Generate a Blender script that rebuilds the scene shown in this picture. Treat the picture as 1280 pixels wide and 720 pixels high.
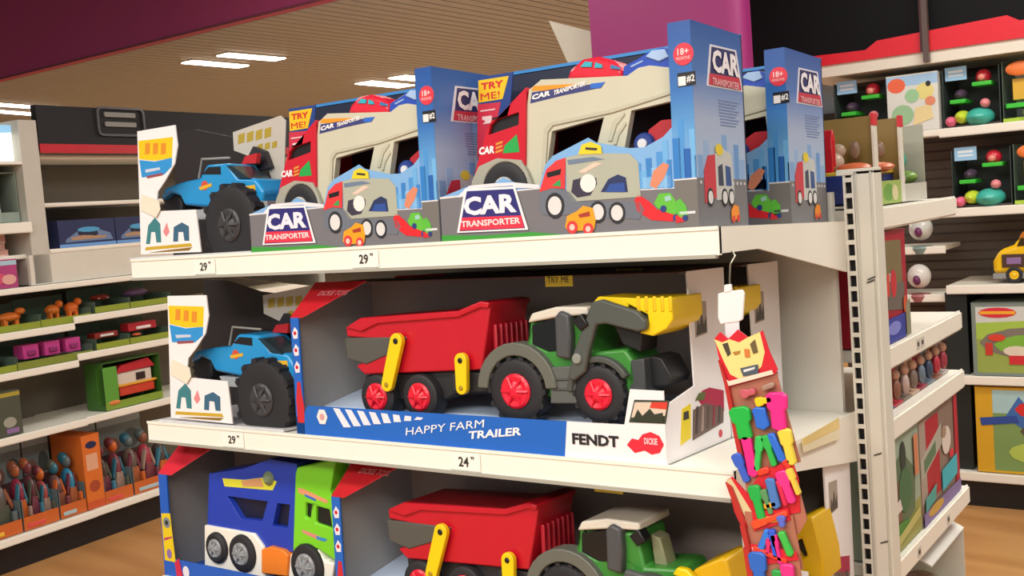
import bpy, math, random
from mathutils import Vector, Matrix
from mathutils.geometry import tessellate_polygon
random.seed(7)
for o in list(bpy.data.objects): bpy.data.objects.remove(o)
scn = bpy.context.scene
COL = scn.collection

# ------------------------------------------------------------------ camera
CAM = Vector((0.5887, -1.2909, 1.5438)); YAW, PITCH, ROLL, FPX = 0.6217, -0.0738, -0.0762, 1342.87
def cam_axes():
    f = Vector((-math.sin(YAW)*math.cos(PITCH), math.cos(YAW)*math.cos(PITCH), math.sin(PITCH)))
    r = Vector((math.cos(YAW), math.sin(YAW), 0)); u = r.cross(f)
    return r*math.cos(ROLL)+u*math.sin(ROLL), u*math.cos(ROLL)-r*math.sin(ROLL), f
CR, CU, CF = cam_axes()
cd = bpy.data.cameras.new('camera'); cam = bpy.data.objects.new('camera', cd); COL.objects.link(cam)
cd.sensor_width = 36; cd.lens = FPX*36/1280; cd.clip_start = .05; cd.clip_end = 60
cam.matrix_world = Matrix(((CR.x, CU.x, -CF.x, CAM.x), (CR.y, CU.y, -CF.y, CAM.y), (CR.z, CU.z, -CF.z, CAM.z), (0, 0, 0, 1)))
scn.camera = cam
# ------------------------------------------------------------------ world, lights, exposure
scn.view_settings.view_transform = 'Standard'; scn.view_settings.look = 'None'
scn.view_settings.exposure = 0.06; scn.view_settings.gamma = 1
w = bpy.data.worlds.new('store_air'); scn.world = w; w.use_nodes = True
w.node_tree.nodes['Background'].inputs[0].default_value = (1.0, .93, .86, 1); w.node_tree.nodes['Background'].inputs[1].default_value = .36
def area(name, loc, sx, sy, power, col=(1, .94, .86), rot=(0, 0, 0)):
    l = bpy.data.lights.new(name, 'AREA'); l.shape = 'RECTANGLE'; l.size = sx; l.size_y = sy; l.energy = power; l.color = col
    o = bpy.data.objects.new(name, l); COL.objects.link(o); o.location = loc; o.rotation_euler = rot
    return o
# rows of ceiling lamps over the aisle the photographer stands in, and over the far aisles, plus added fill lights
area('lamp_and_fill_light', (.6, -1.7, 3.3), 2.6, .5, 50)
area('lamp_and_fill_light', (-1.8, -1.7, 3.3), 2.0, .5, 38)
area('lamp_and_fill_light', (-.6, -3.9, 3.3), 3.2, .8, 170)  # lamp row behind the camera, added for more frontal light
area('lamp_and_fill_light', (2.4, -3.2, 3.3), 2.0, .8, 90)  # added with it, for frontal light from the right
area('lamp_and_fill_light', (1.3, 1.6, 3.3), .5, 2.6, 60)
area('lamp_and_fill_light', (-2.7, 1.6, 3.2), .5, 2.6, 34)
area('lamp_and_fill_light', (.3, 2.6, 3.3), 2.6, .4, 45)  # fill light added to brighten the back wall shelving
for lx, ly in ((-6.5, 5.2), (-10, 5.5), (-4.5, 8), (-8.5, 9), (-2.6, 5.2)):   # added lights under the slatted ceiling, to brighten it by floor bounce
    area('lamp_and_fill_light', (lx, ly, 2.77), 2.4, .5, 84)

# ------------------------------------------------------------------ materials
def lin(h):
    h = h.lstrip('#'); v = [int(h[i:i+2], 16)/255 for i in (0, 2, 4)]
    return tuple(c/12.92 if c <= .04045 else ((c+.055)/1.055)**2.4 for c in v)+(1,)
MC = {}
def M(h, rough=.45, metal=0, noise=.06, emit=0, alpha=1, spec=.5):
    k = (h, rough, metal, noise, emit, alpha)
    if k in MC: return MC[k]
    m = bpy.data.materials.new('colour_'+h.strip('#')); m.use_nodes = True; nt = m.node_tree; b = nt.nodes['Principled BSDF']
    c = lin(h)
    b.inputs['Roughness'].default_value = rough; b.inputs['Metallic'].default_value = metal
    b.inputs['Specular IOR Level'].default_value = spec
    if noise and not emit:
        tc = nt.nodes.new('ShaderNodeTexCoord'); nz = nt.nodes.new('ShaderNodeTexNoise'); nz.inputs['Scale'].default_value = 14
        rp = nt.nodes.new('ShaderNodeMapRange'); rp.inputs['To Min'].default_value = 1-noise; rp.inputs['To Max'].default_value = 1+noise
        mx = nt.nodes.new('ShaderNodeVectorMath'); mx.operation = 'SCALE'; mx.inputs[0].default_value = c[:3]
        nt.links.new(tc.outputs['Object'], nz.inputs['Vector']); nt.links.new(nz.outputs['Fac'], rp.inputs['Value'])
        nt.links.new(rp.outputs['Result'], mx.inputs['Scale']); nt.links.new(mx.outputs['Vector'], b.inputs['Base Color'])
    else: b.inputs['Base Color'].default_value = c
    if emit: b.inputs['Emission Color'].default_value = c; b.inputs['Emission Strength'].default_value = emit
    if alpha < 1: b.inputs['Alpha'].default_value = alpha
    MC[k] = m; return m
def ramp_mat(name, stops, axis='Z', lo=0, hi=1, rough=.35):
    """printed colour that runs from one tone to another along an object axis"""
    m = bpy.data.materials.new(name); m.use_nodes = True; nt = m.node_tree; b = nt.nodes['Principled BSDF']; b.inputs['Roughness'].default_value = rough
    tc = nt.nodes.new('ShaderNodeTexCoord'); sp = nt.nodes.new('ShaderNodeSeparateXYZ'); mr = nt.nodes.new('ShaderNodeMapRange'); cr = nt.nodes.new('ShaderNodeValToRGB')
    mr.inputs['From Min'].default_value = lo; mr.inputs['From Max'].default_value = hi
    nt.links.new(tc.outputs['Object'], sp.inputs[0]); nt.links.new(sp.outputs[axis], mr.inputs['Value']); nt.links.new(mr.outputs['Result'], cr.inputs['Fac']); nt.links.new(cr.outputs['Color'], b.inputs['Base Color'])
    e = cr.color_ramp.elements
    while len(e) < len(stops): e.new(.5)
    for q, (p, c) in zip(e, stops): q.position = p; q.color = lin(c)
    return m
def wave_mat(name, c1, c2, scale, rough, direction='X', distort=0, bump=0, rot=0, stretch=None):
    m = bpy.data.materials.new(name); m.use_nodes = True; nt = m.node_tree; b = nt.nodes['Principled BSDF']; b.inputs['Roughness'].default_value = rough
    tc = nt.nodes.new('ShaderNodeTexCoord'); mp = nt.nodes.new('ShaderNodeMapping'); mp.inputs['Rotation'].default_value = (0, 0, rot)
    if stretch: mp.inputs['Scale'].default_value = stretch
    wv = nt.nodes.new('ShaderNodeTexWave'); wv.bands_direction = direction; wv.inputs['Scale'].default_value = scale; wv.inputs['Distortion'].default_value = distort
    cr = nt.nodes.new('ShaderNodeValToRGB'); cr.color_ramp.elements[0].color = lin(c1); cr.color_ramp.elements[1].color = lin(c2)
    nt.links.new(tc.outputs['Object'], mp.inputs[0]); nt.links.new(mp.outputs[0], wv.inputs['Vector']); nt.links.new(wv.outputs['Fac'], cr.inputs['Fac']); nt.links.new(cr.outputs['Color'], b.inputs['Base Color'])
    if bump:
        bp = nt.nodes.new('ShaderNodeBump'); bp.inputs['Strength'].default_value = bump; nt.links.new(wv.outputs['Fac'], bp.inputs['Height']); nt.links.new(bp.outputs[0], b.inputs['Normal'])
    return m
WHITE = M('f2eee2', .4, noise=.02); CREAM = M('cbc9b4', .38); BLACK = M('17161a', .4); DKGREY = M('45474a', .45); RED = M('cc1a32', .3); PAPER = M('f1eef0', .5, noise=.02)
SHELF = M('f3f1e6', .38, noise=.02); POST = M('dedcd0', .4, noise=.03); TYRE = M('222226', .6); GREYP = M('72716f', .6)

# ------------------------------------------------------------------ mesh builder
def text_mesh(s, bold=0, cache={}):
    k = (s, bold)
    if k in cache: return cache[k]
    cu = bpy.data.curves.new('lettering', 'FONT'); cu.body = s; cu.size = 1; cu.offset = bold; cu.resolution_u = 2
    ob = bpy.data.objects.new('lettering', cu); COL.objects.link(ob); dg = bpy.context.evaluated_depsgraph_get(); dg.update()
    me = bpy.data.meshes.new_from_object(ob.evaluated_get(dg))
    vs = [v.co.copy() for v in me.vertices]; fs = [tuple(p.vertices) for p in me.polygons]
    bpy.data.objects.remove(ob); bpy.data.curves.remove(cu); bpy.data.meshes.remove(me)
    x0 = min(v.x for v in vs); x1 = max(v.x for v in vs); y0 = min(v.y for v in vs); y1 = max(v.y for v in vs)
    cache[k] = ([((v.x-x0)/(x1-x0), (v.y-y0)/(y1-y0)) for v in vs], fs); return cache[k]
class MB:
    def __init__(s): s.v = []; s.f = []; s.m = []; s.mats = []; s.T = Matrix.Identity(4); s.lay = 0
    def mi(s, m):
        if m not in s.mats: s.mats.append(m)
        return s.mats.index(m)
    def add(s, vs, fs, m):
        n = len(s.v); s.v += [tuple(s.T @ Vector(v)) for v in vs]; i = s.mi(m)
        for f in fs: s.f.append(tuple(n+k for k in f)); s.m.append(i)
        return s
    def box(s, x0, x1, y0, y1, z0, z1, m):
        return s.add([(x0, y0, z0), (x1, y0, z0), (x1, y1, z0), (x0, y1, z0), (x0, y0, z1), (x1, y0, z1), (x1, y1, z1), (x0, y1, z1)],
                     [(0, 3, 2, 1), (4, 5, 6, 7), (0, 1, 5, 4), (1, 2, 6, 5), (2, 3, 7, 6), (3, 0, 4, 7)], m)
    def pr(s, pts, y0, y1, m, holes=()):
        """polygon in x,z pushed from y0 to y1, with holes"""
        loops = [list(pts)]+[list(h) for h in holes]; n = sum(len(l) for l in loops); vs = []; fs = []
        for y in (y0, y1):
            for l in loops: vs += [(a, y, b) for a, b in l]
        if len(loops) == 1:
            fs += [tuple(range(n)), tuple(range(2*n-1, n-1, -1))]
        else:
            for t in tessellate_polygon([[Vector((a, b, 0)) for a, b in l] for l in loops]): fs += [tuple(t), tuple(n+k for k in reversed(t))]
        o = 0
        for l in loops:
            k = len(l)
            for i in range(k): j = (i+1) % k; fs.append((o+i, o+j, n+o+j, n+o+i))
            o += k
        return s.add(vs, fs, m)
    def flat(s, pts, m, lay=1): return s.pr(pts, -.0004*lay, -.0004*(lay-1)+.0001, m)
    def frect(s, x0, x1, z0, z1, m, lay=1): return s.flat([(x0, z0), (x1, z0), (x1, z1), (x0, z1)], m, lay)
    def fdisc(s, x, z, rx, rz, m, lay=1, n=14): return s.flat([(x+rx*math.cos(6.2832*i/n), z+rz*math.sin(6.2832*i/n)) for i in range(n)], m, lay)
    def text(s, t, x0, x1, z0, z1, m, lay=3, shear=0, rise=0, bold=.02):
        if 'M' in t: bold = 0
        vs, fs = text_mesh(t, bold)
        return s.add([(x0+a*(x1-x0)+b*shear, -.0004*lay, z0+b*(z1-z0)+a*rise) for a, b in vs], fs, m)
    def lathe(s, cx, cz, prof, m, n=24, rz=1):
        vs = []; fs = []
        for r, y in prof: vs += [(cx+r*math.cos(6.28319*i/n), y, cz+rz*r*math.sin(6.28319*i/n)) for i in range(n)]
        for k in range(len(prof)-1):
            for i in range(n): j = (i+1) % n; fs.append((k*n+i, k*n+j, (k+1)*n+j, (k+1)*n+i))
        fs.append(tuple(range(n))[::-1]); fs.append(tuple((len(prof)-1)*n+i for i in range(n)))
        return s.add(vs, fs, m)
    def ell(s, c, r, m, n=12, k=8, cut=None):
        vs = [(c[0], c[1], c[2]-r[2])]; fs = []
        for j in range(1, k):
            a = -math.pi/2+math.pi*j/k
            for i in range(n): b = 6.28319*i/n; vs.append((c[0]+r[0]*math.cos(a)*math.cos(b), c[1]+r[1]*math.cos(a)*math.sin(b), c[2]+r[2]*math.sin(a)))
        vs.append((c[0], c[1], c[2]+r[2])); L = len(vs)-1
        for i in range(n):
            j = (i+1) % n; fs.append((0, 1+j, 1+i)); fs.append((L, L-n+i, L-n+j))
            for q in range(k-2): a = 1+q*n; fs.append((a+i, a+j, a+n+j, a+n+i))
        return s.add(vs, fs, m)
    def tube(s, pts, r, m, n=8):
        vs = []; fs = []; P = [Vector(p) for p in pts]
        for i, p in enumerate(P):
            d = (P[min(i+1, len(P)-1)]-P[max(i-1, 0)]).normalized(); a = d.orthogonal().normalized() if i == 0 else (pa-d*pa.dot(d)).normalized(); pa = a; b = d.cross(a)
            rr = r[i] if isinstance(r, (list, tuple)) else r
            vs += [tuple(p+a*rr*math.cos(6.28319*k/n)+b*rr*math.sin(6.28319*k/n)) for k in range(n)]
        for i in range(len(P)-1):
            for k in range(n): j = (k+1) % n; fs.append((i*n+k, i*n+j, (i+1)*n+j, (i+1)*n+k))
        fs.append(tuple(range(n))[::-1]); fs.append(tuple((len(P)-1)*n+i for i in range(n)))
        return s.add(vs, fs, m)
    def build(s, name, parent=None, bevel=0, smooth=False, label=None, loc=None):
        me = bpy.data.meshes.new(name); me.from_pydata(s.v, [], s.f)
        for m in s.mats: me.materials.append(m)
        me.polygons.foreach_set('material_index', s.m)
        if smooth: me.shade_smooth() if hasattr(me, 'shade_smooth') else None
        me.update()
        import bmesh
        bm = bmesh.new(); bm.from_mesh(me)
        if bevel: bmesh.ops.remove_doubles(bm, verts=bm.verts, dist=1e-6)
        bmesh.ops.recalc_face_normals(bm, faces=bm.faces); bm.to_mesh(me); bm.free()
        o = bpy.data.objects.new(name, me); COL.objects.link(o)
        if parent: o.parent = parent
        if loc: o.location = loc
        if smooth or bevel:
            for p in me.polygons: p.use_smooth = True
            try: me.set_sharp_from_angle(angle=.7)
            except Exception: pass
        if bevel:
            b = o.modifiers.new('bevel', 'BEVEL'); b.width = bevel; b.segments = 2; b.limit_method = 'ANGLE'; b.angle_limit = .7; b.use_clamp_overlap = True
        if label: o['label'] = label
        return o
def thing(name, label, cat, loc=(0, 0, 0), rot=(0, 0, 0), group=None):
    o = bpy.data.objects.new(name, None); COL.objects.link(o); o.empty_display_size = .05; o.location = loc; o.rotation_euler = rot
    o['label'] = label; o['category'] = cat
    if group: o['group'] = group
    return o
def tag(o, label, cat, group=None):
    o['label'] = label; o['category'] = cat
    if group: o['group'] = group
    return o
def struct(name, mb, **k): o = mb.build(name, **k); o['kind'] = 'structure'; return o
def dup(root, loc, label, rot=None):
    r = root.copy(); COL.objects.link(r); r.location = loc; r['label'] = label
    if rot is not None: r.rotation_euler = rot
    for ch in list(root.children):
        c = ch.copy(); COL.objects.link(c); c.parent = r
        for g in list(ch.children):
            d = g.copy(); COL.objects.link(d); d.parent = c
    return r
def on(x, y, X=None, Y=None, Z=None):
    """where the sight line through a photograph point meets a real plane of the shop"""
    d = CF+CR*((x-640)/FPX)-CU*((y-360)/FPX)
    t = (X-CAM.x)/d.x if X is not None else (Y-CAM.y)/d.y if Y is not None else (Z-CAM.z)/d.z
    return CAM+d*t
def FY(L, y):      # polygon points traced on the plane at local depth y of a thing at L
    def g(*pts):
        r = [on(a, b, Y=L[1]+y) for a, b in pts]; return [(p.x-L[0], p.z-L[2]) for p in r]
    return g
def FX(L, x):      # same on a side face; gives (depth, height)
    def g(*pts):
        r = [on(a, b, X=L[0]+x) for a, b in pts]; return [(p.y-L[1], p.z-L[2]) for p in r]
    return g
ROTX = Matrix(((0, -1, 0, 0), (1, 0, 0, 0), (0, 0, 1, 0), (0, 0, 0, 1)))   # frame of a face that looks to +X
def face_x(mb, x): mb.T = Matrix.Translation((x, 0, 0)) @ ROTX; return mb
def arc(cx, cz, r0, r1, a0, a1, n=14):
    o = [(cx+r0*math.cos(math.radians(a0+(a1-a0)*i/n)), cz+r0*math.sin(math.radians(a0+(a1-a0)*i/n))) for i in range(n+1)]
    return o+[(cx+r1*math.cos(math.radians(a1+(a0-a1)*i/n)), cz+r1*math.sin(math.radians(a1+(a0-a1)*i/n))) for i in range(n+1)]
def wheel(root, parent, cx, cz, r, y0, y1, hub, hr, name='wheel', tyre=TYRE, lug=0):
    t = MB(); t.lathe(cx, cz, [(r*.55, y0+.002), (r*.8, y0), (r*.96, y0+.003), (r, y0+.008), (r, y1-.006), (r*.93, y1)], tyre, 28)
    if lug:
        for i in range(14):
            a = 6.28319*i/14; ux, uz = math.cos(a), math.sin(a); tx, tz = -uz, ux; q = r*.95; e = r*1.06; h = r*.11
            t.pr([(cx+ux*q-tx*h, cz+uz*q-tz*h), (cx+ux*e-tx*h*.6, cz+uz*e-tz*h*.6), (cx+ux*e+tx*h*.6, cz+uz*e+tz*h*.6), (cx+ux*q+tx*h, cz+uz*q+tz*h)], y0+.002, y1-.002, tyre)
    o = t.build(name, parent, smooth=True)
    return o
def hubcap(parent, cx, cz, r, y0, m, spokes=6):
    t = MB(); t.lathe(cx, cz, [(r*.2, y0-.004), (r*.3, y0-.003), (r*.55, y0+.001), (r*.85, y0-.001), (r, y0+.002), (r, y0+.01)], m, 20)
    for i in range(spokes):
        a = 6.28319*i/spokes; t.tube([(cx+r*.2*math.cos(a), y0-.003, cz+r*.2*math.sin(a)), (cx+r*.9*math.cos(a), y0, cz+r*.9*math.sin(a))], r*.09, m, 5)
    return t.build('hub', parent, smooth=True)

# ================================================================== SETTING
wood = wave_mat('wood_boards', 'b07c48', 'bf8c56', .9, .35, 'Y', 14, stretch=(.25, 2.2, 1), rot=1.2)
b = MB(); b.box(-14, 5, -4, 14, -.05, 0, wood); struct('floor', b)
for i in range(0): pass
slat = wave_mat('ceiling_slats', '8a7a62', 'b5a68c', 3.1, .5, 'X', 0, .5, rot=0)
CEZ = 2.8
b = MB(); b.box(-20, -1.28, 3.28, 18, CEZ+.012, CEZ+.06, M('6a6258', .7)); struct('ceiling', b)
# slats of the metal ceiling, running towards the far wall
sl = MB(); SLM = M('b4c0cc', .42, noise=.03)
for i in range(186):
    x = -20+i*.1
    sl.box(x, x+.086, 3.29, 17.9, CEZ, CEZ+.011, SLM)
o = sl.build('slat', bpy.data.objects['ceiling']); o['kind'] = 'stuff'
PUR = M('c04e84', .5, noise=.03)
b = MB(); b.box(-20, -1.28, 3.2, 3.28, CEZ-.0, 3.42, PUR); b.box(-20, -1.28, 3.195, 3.2, CEZ-.004, CEZ+.012, M('8c4a60', .5)); struct('trim_1', b)
b = MB(); b.box(-20, 5, -4, 3.2, 3.42, 3.5, M('141214', .8)); b.box(-20, 5, 3.2, 3.28, 3.42, 3.5, M('141214', .8)); struct('trim_2', b)
b = MB(); b.box(-20, 5, 17.9, 18, 0, 3, M('584c40', .8)); struct('wall_back', b)
b = MB(); b.box(-14.1, -14, -4, 18, 0, 3.5, M('5a5048', .8)); struct('wall_left', b)
# purple column with a rounded corner
L = (-1.2, 3.2, 0); p0 = on(738, 40, Y=3.2); p1 = on(926, 20, Y=3.2)
cx0, cx1 = p0.x, p1.x
b = MB(); pts = [(cx0, 3.2), (cx1-.07, 3.2)]+[(cx1-.07+.07*math.sin(a*math.pi/16), 3.27-.07*math.cos(a*math.pi/16)) for a in range(1, 9)]+[(cx1, 3.31), (cx0, 3.31)]
b.T = Matrix(((1, 0, 0, 0), (0, 0, 1, 0), (0, 1, 0, 0), (0, 0, 0, 1)))
b.pr(pts, 0, 3.42, M('a03278', .45, noise=.02)); o = b.build('column', smooth=True); o['kind'] = 'structure'; o['label'] = 'magenta pink square column with rounded corner behind the toy boxes'
# white triangular board beside the column
g = lambda x, y: on(x, y, Y=3.25)
q = [g(686, 26), (g(742, 40)), g(742, 110), g(722, 106)]
b = MB(); b.pr([(p.x, p.z) for p in q], 3.25, 3.27, M('cfc9bb', .5))
tag(b.build('board'), 'off-white pointed board fixed to the left side of the pink column', 'sign')
# fluorescent lamps set in the slatted ceiling
LAMP = M('fff6e6', .3, emit=9)
def lamp(a, c, wy, label):
    pa, pc = on(*a, Z=CEZ), on(*c, Z=CEZ); p = (pa+pc)/2; wx = (pc-pa).length
    t = thing('ceiling_light', label, 'ceiling light', (p.x, p.y, CEZ), (0, 0, math.atan2(pc.y-pa.y, pc.x-pa.x)), 'strip lights in the slatted ceiling')
    b = MB(); b.box(-wx/2-.02, wx/2+.02, -wy/2-.02, wy/2+.02, -.006, .004, M('cfc9bc', .4)); b.build('frame', t)
    b = MB(); b.box(-wx/2, wx/2, -wy/2, wy/2, -.012, -.006, LAMP); b.build('tube', t)
lamp((234, 76), (304, 82), .13, 'bright strip light in the slatted ceiling, nearer of the middle left pair')
lamp((278, 67), (350, 73), .13, 'bright strip light in the slatted ceiling, farther of the middle left pair')
lamp((454, 102), (508, 107), .2, 'bright strip light above the left car transporter box, nearer one of its pair')
lamp((496, 95), (540, 99), .2, 'bright strip light above the left car transporter box, farther one of its pair')
lamp((-10, 129), (70, 135), .13, 'bright strip light at the far left edge, upper of two')
lamp((-30, 136), (45, 142), .13, 'bright strip light at the far left edge, lower of two')

# ================================================================== END DISPLAY GONDOLA
ZS = [1.5, 1.1769, .862]; TILT = .040; DEP = .5; RT = (-TILT, 0, 0)
def shelf_part(parent, W, D, lip, z, y, x, tilt, labels=None, bracket=True, name='shelf'):
    b = MB(); b.box(.0045, W-.0045, .0065, D, -.012, -.002, SHELF); b.box(0, W, -.002, .006, -lip, 0, SHELF); b.box(0, W, -.004, -.002, -.004, .001, SHELF)
    b.box(.004, W-.004, -.006, .004, -lip-.004, -lip+.001, M('a9a79c', .4)); b.box(.006, W-.006, .03, D, -.024, -.012, M('8c8880', .5))
    o = b.build(name, parent, loc=(x, y, z)); o.rotation_euler.x = tilt
    if bracket:
        for bx in (0, W-.004):
            q = MB(); face_x(q, bx); q.T = Matrix.Translation((bx, 0, 0)) @ Matrix(((0, 1, 0, 0), (1, 0, 0, 0), (0, 0, 1, 0), (0, 0, 0, 1)))
            q.pr([(0, .0), (0, -lip+.002), (.13, -lip+.004), (D, -.085), (D, 0)], 0, .004, SHELF); q.build('bracket', o)
    return o
gon = thing('end_shelving_unit', 'white metal end shelving unit stacked with boxed toy trucks, in front', 'shelf unit', (-1.25, 0, 0))
shs = [shelf_part(gon, 1.25, DEP, .037, z, 0, 0, -TILT) for z in ZS]
INK = M('33322f', .5)
def ticket(sh, px, py, zt, txt, small='99'):
    p = on(px, py, Y=-.004); x = p.x+1.25; b = MB(); b.T = Matrix.Translation((0, -.0035, 0))
    b.frect(x-.028, x+.032, -.034, -.006, M('f7f5ec', .35, noise=0), 1); b.text(txt, x-.010, x+.010, -.028, -.0125, INK, 3); b.text(small, x+.014, x+.021, -.016, -.011, INK, 3)
    b.build('price_ticket', sh)
ticket(shs[0], 255, 333, 0, '29'); ticket(shs[0], 455, 322, 0, '29'); ticket(shs[1], 290, 545, 0, '29'); ticket(shs[1], 580, 576, 0, '24')
q = FX((0, 0, ZS[1]), .0045)((1002, 549), (1048, 522), (1050, 548), (1004, 566)); b = MB(); b.T = Matrix.Translation((1.2545, 0, 0)) @ ROTX
b.flat(q, M('efe6c4', .3), 1); b.flat([q[0], q[1], ((q[1][0]+q[2][0])/2, (q[1][1]+q[2][1])/2), ((q[0][0]+q[3][0])/2, (q[0][1]+q[3][1])/2)], M('ecd38a', .3), 2); b.build('tape_strip', gon, loc=(0, 0, ZS[1]))
# back panel, base and slotted uprights
b = MB(); b.box(.02, 1.23, .5, .512, .12, 1.53, M('d3d0c6', .45, noise=.02)); b.build('back_panel', gon)
b = MB(); b.box(.0, 1.25, .02, .5, 0, .1, BLACK); b.box(0, 1.25, 0, .52, .1, .14, SHELF); b.build('base', gon)
for sx in (1.25, -.018):
    b = MB(); z = .2; b.box(0, .004, 0, .0015, 0, 1.56, POST); b.box(.0145, .018, 0, .0015, 0, 1.56, POST); b.box(.004, .0145, 0, .0015, 0, .2, POST)
    while z < 1.53: b.box(.004, .0145, 0, .0015, z+.0185, z+.026, POST); z += .026
    b.build('slotted_upright', gon, loc=(sx, .498, 0))
    b = MB(); b.box(0.002, .016, .012, .03, 0, 1.56, BLACK); b.box(0, .002, .0015, .03, 0, 1.56, POST); b.box(.016, .018, .0015, .03, 0, 1.56, POST); b.build('upright_channel', gon, loc=(sx, .498, 0))  # black bar paints in the shade behind the slots
b = MB(); b.box(1.269, 1.302, .496, .54, 0, 1.562, POST); b.box(1.2715, 1.2745, .494, .496, 0, 1.56, M('c7c4b8', .4)); b.box(1.295, 1.299, .494, .496, 0, 1.56, M('c7c4b8', .4)); b.box(1.24, 1.302, .496, .54, 1.556, 1.566, POST)
b.build('corner_post', gon, bevel=.002)
b = MB(); b.T = Matrix.Translation((1.25, .494, 0))
for (px, py) in ((1088, 352), (1097, 568), (1105, 678), (1089, 348)):
    b = MB(); b.T = Matrix.Translation((1.25, .494, 0)); p = on(px, py, Y=.494); b.flat([(p.x-.006, p.z-.003), (p.x+.007, p.z+.002), (p.x+.007, p.z+.004), (p.x-.006, p.z-.001)], BLACK, 2); b.build('scuff_mark', gon)

# ================================================================== CAR TRANSPORTER BOXES
SKY = ramp_mat('printed_sky_blue', [(0, '86b4e0'), (.35, '5c9cd6'), (.6, '326fba'), (1, '2555a2')], 'Z', .06, .27)
SKYS = ramp_mat('printed_side_sky', [(0, 'a9c4e2'), (.4, 'a5b6d4'), (.7, '4c78bc'), (1, '2e5ca6')], 'Z', .06, .27)
def mini_truck(b, g, lay=3):
    """the little printed transporter, cars and ramp; g maps photograph points of the centre box"""
    def c(px, py, r, m, l, k=1.0):
        (x, z), (x2, _) = g((px, py), (px+r, py)); b.fdisc(x, z, x2-x, (x2-x)*k, m, l)
    b.flat(g((674, 262), (674, 240), (690, 234), (712, 240), (722, 252), (800, 252), (806, 262), (800, 274), (740, 272), (712, 268), (690, 270), (678, 268)), M('6e7480'), lay)
    b.flat(g((706, 197), (730, 191), (786, 192), (797, 203), (801, 246), (716, 252), (708, 238)), M('aeb2a2'), lay)
    b.flat(g((674, 240), (682, 212), (694, 201), (706, 197), (706, 236), (690, 235)), M('e2383c'), lay+1)
    b.flat(g((683, 216), (701, 211), (700, 218), (684, 222)), BLACK, lay+2); b.flat(g((690, 232), (700, 224), (701, 233)), M('2fa356'), lay+2)
    b.flat(g((708, 200), (740, 196), (755, 199), (710, 206)), M('6e8098'), lay+1); b.flat(g((722, 215), (742, 203), (752, 204), (730, 216)), M('f0c9b8'), lay+1)
    b.flat(g((714, 240), (716, 225), (728, 222), (745, 222), (746, 230), (738, 244), (722, 247)), M('3a3648'), lay+1); c(735, 229, 10, M('ece9e6'), lay+2)
    b.flat(g((751, 240), (760, 224), (772, 218), (782, 222), (785, 240)), M('26335e'), lay+1); b.flat(g((757, 240), (762, 230), (780, 228), (782, 240)), M('2c4f9c'), lay+2)
    for (x, y, r) in ((694, 257, 12), (748, 265, 10.5), (772, 266, 10.5)): c(x, y, r, M('2b2c33'), lay+1, 1.15); c(x, y, r*.72, M('dcdcdc'), lay+2, 1.15)
    b.flat(g((722, 193), (726, 181), (737, 177), (750, 182), (752, 192)), M('f0d22a'), lay+2); b.flat(g((731, 184), (746, 185), (745, 188), (731, 187)), INK, lay+3)
    b.flat(g((708, 284), (710, 270), (722, 264), (730, 257), (742, 260), (746, 276), (744, 287), (712, 289)), M('f0a21e'), lay+4); b.flat(g((724, 268), (738, 264), (739, 270), (726, 272)), M('a83a2a'), lay+5)
    c(717, 284, 7, M('d93c3c'), lay+5); c(737, 286, 6.5, M('d93c3c'), lay+5); c(717, 284, 3.4, M('efc9bd'), lay+6); c(737, 286, 3.2, M('efc9bd'), lay+6)
    b.flat(g((793, 250), (798, 243), (812, 252), (822, 262), (843, 266), (842, 277), (815, 275), (797, 264)), M('e0222c'), lay)
    b.flat(g((818, 254), (824, 242), (838, 241), (846, 252), (853, 262), (851, 270), (836, 266), (822, 260)), M('63bf3a'), lay+1); b.flat(g((831, 246), (838, 244), (840, 250), (832, 252)), M('9ecdc2'), lay+2)
    c(830, 261, 4, M('2a3d80'), lay+2); c(846, 272, 4, M('2a3d80'), lay+2)
    b.flat(g((812, 232), (816, 214), (828, 203), (836, 206), (830, 222), (820, 236)), M('d98a6c'), lay)
def car_logo(b, g, lay=6):
    b.flat(g((573, 291), (581, 236), (644, 233), (662, 287)), M('f5f2f4'), lay)
    b.flat(g((576, 289), (584, 239), (642, 236), (658, 285)), M('2c2a78'), lay+1)
    b.flat(g((576.5, 288), (579.5, 272), (653, 269), (657, 284.5)), M('e2334c'), lay+2)
    (x0, z0), (x1, z1), (x2, z2), (x3, _) = g((582, 270), (646, 241), (579, 285), (653, 282))
    b.text('CAR', x0, x1, z0, z1, M('efeaf6'), lay+3, bold=.045); b.text('TRANSPORTER', x2, x3, z2+.001, z2+.0105, M('f7dfe0'), lay+4, bold=.03)
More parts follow.
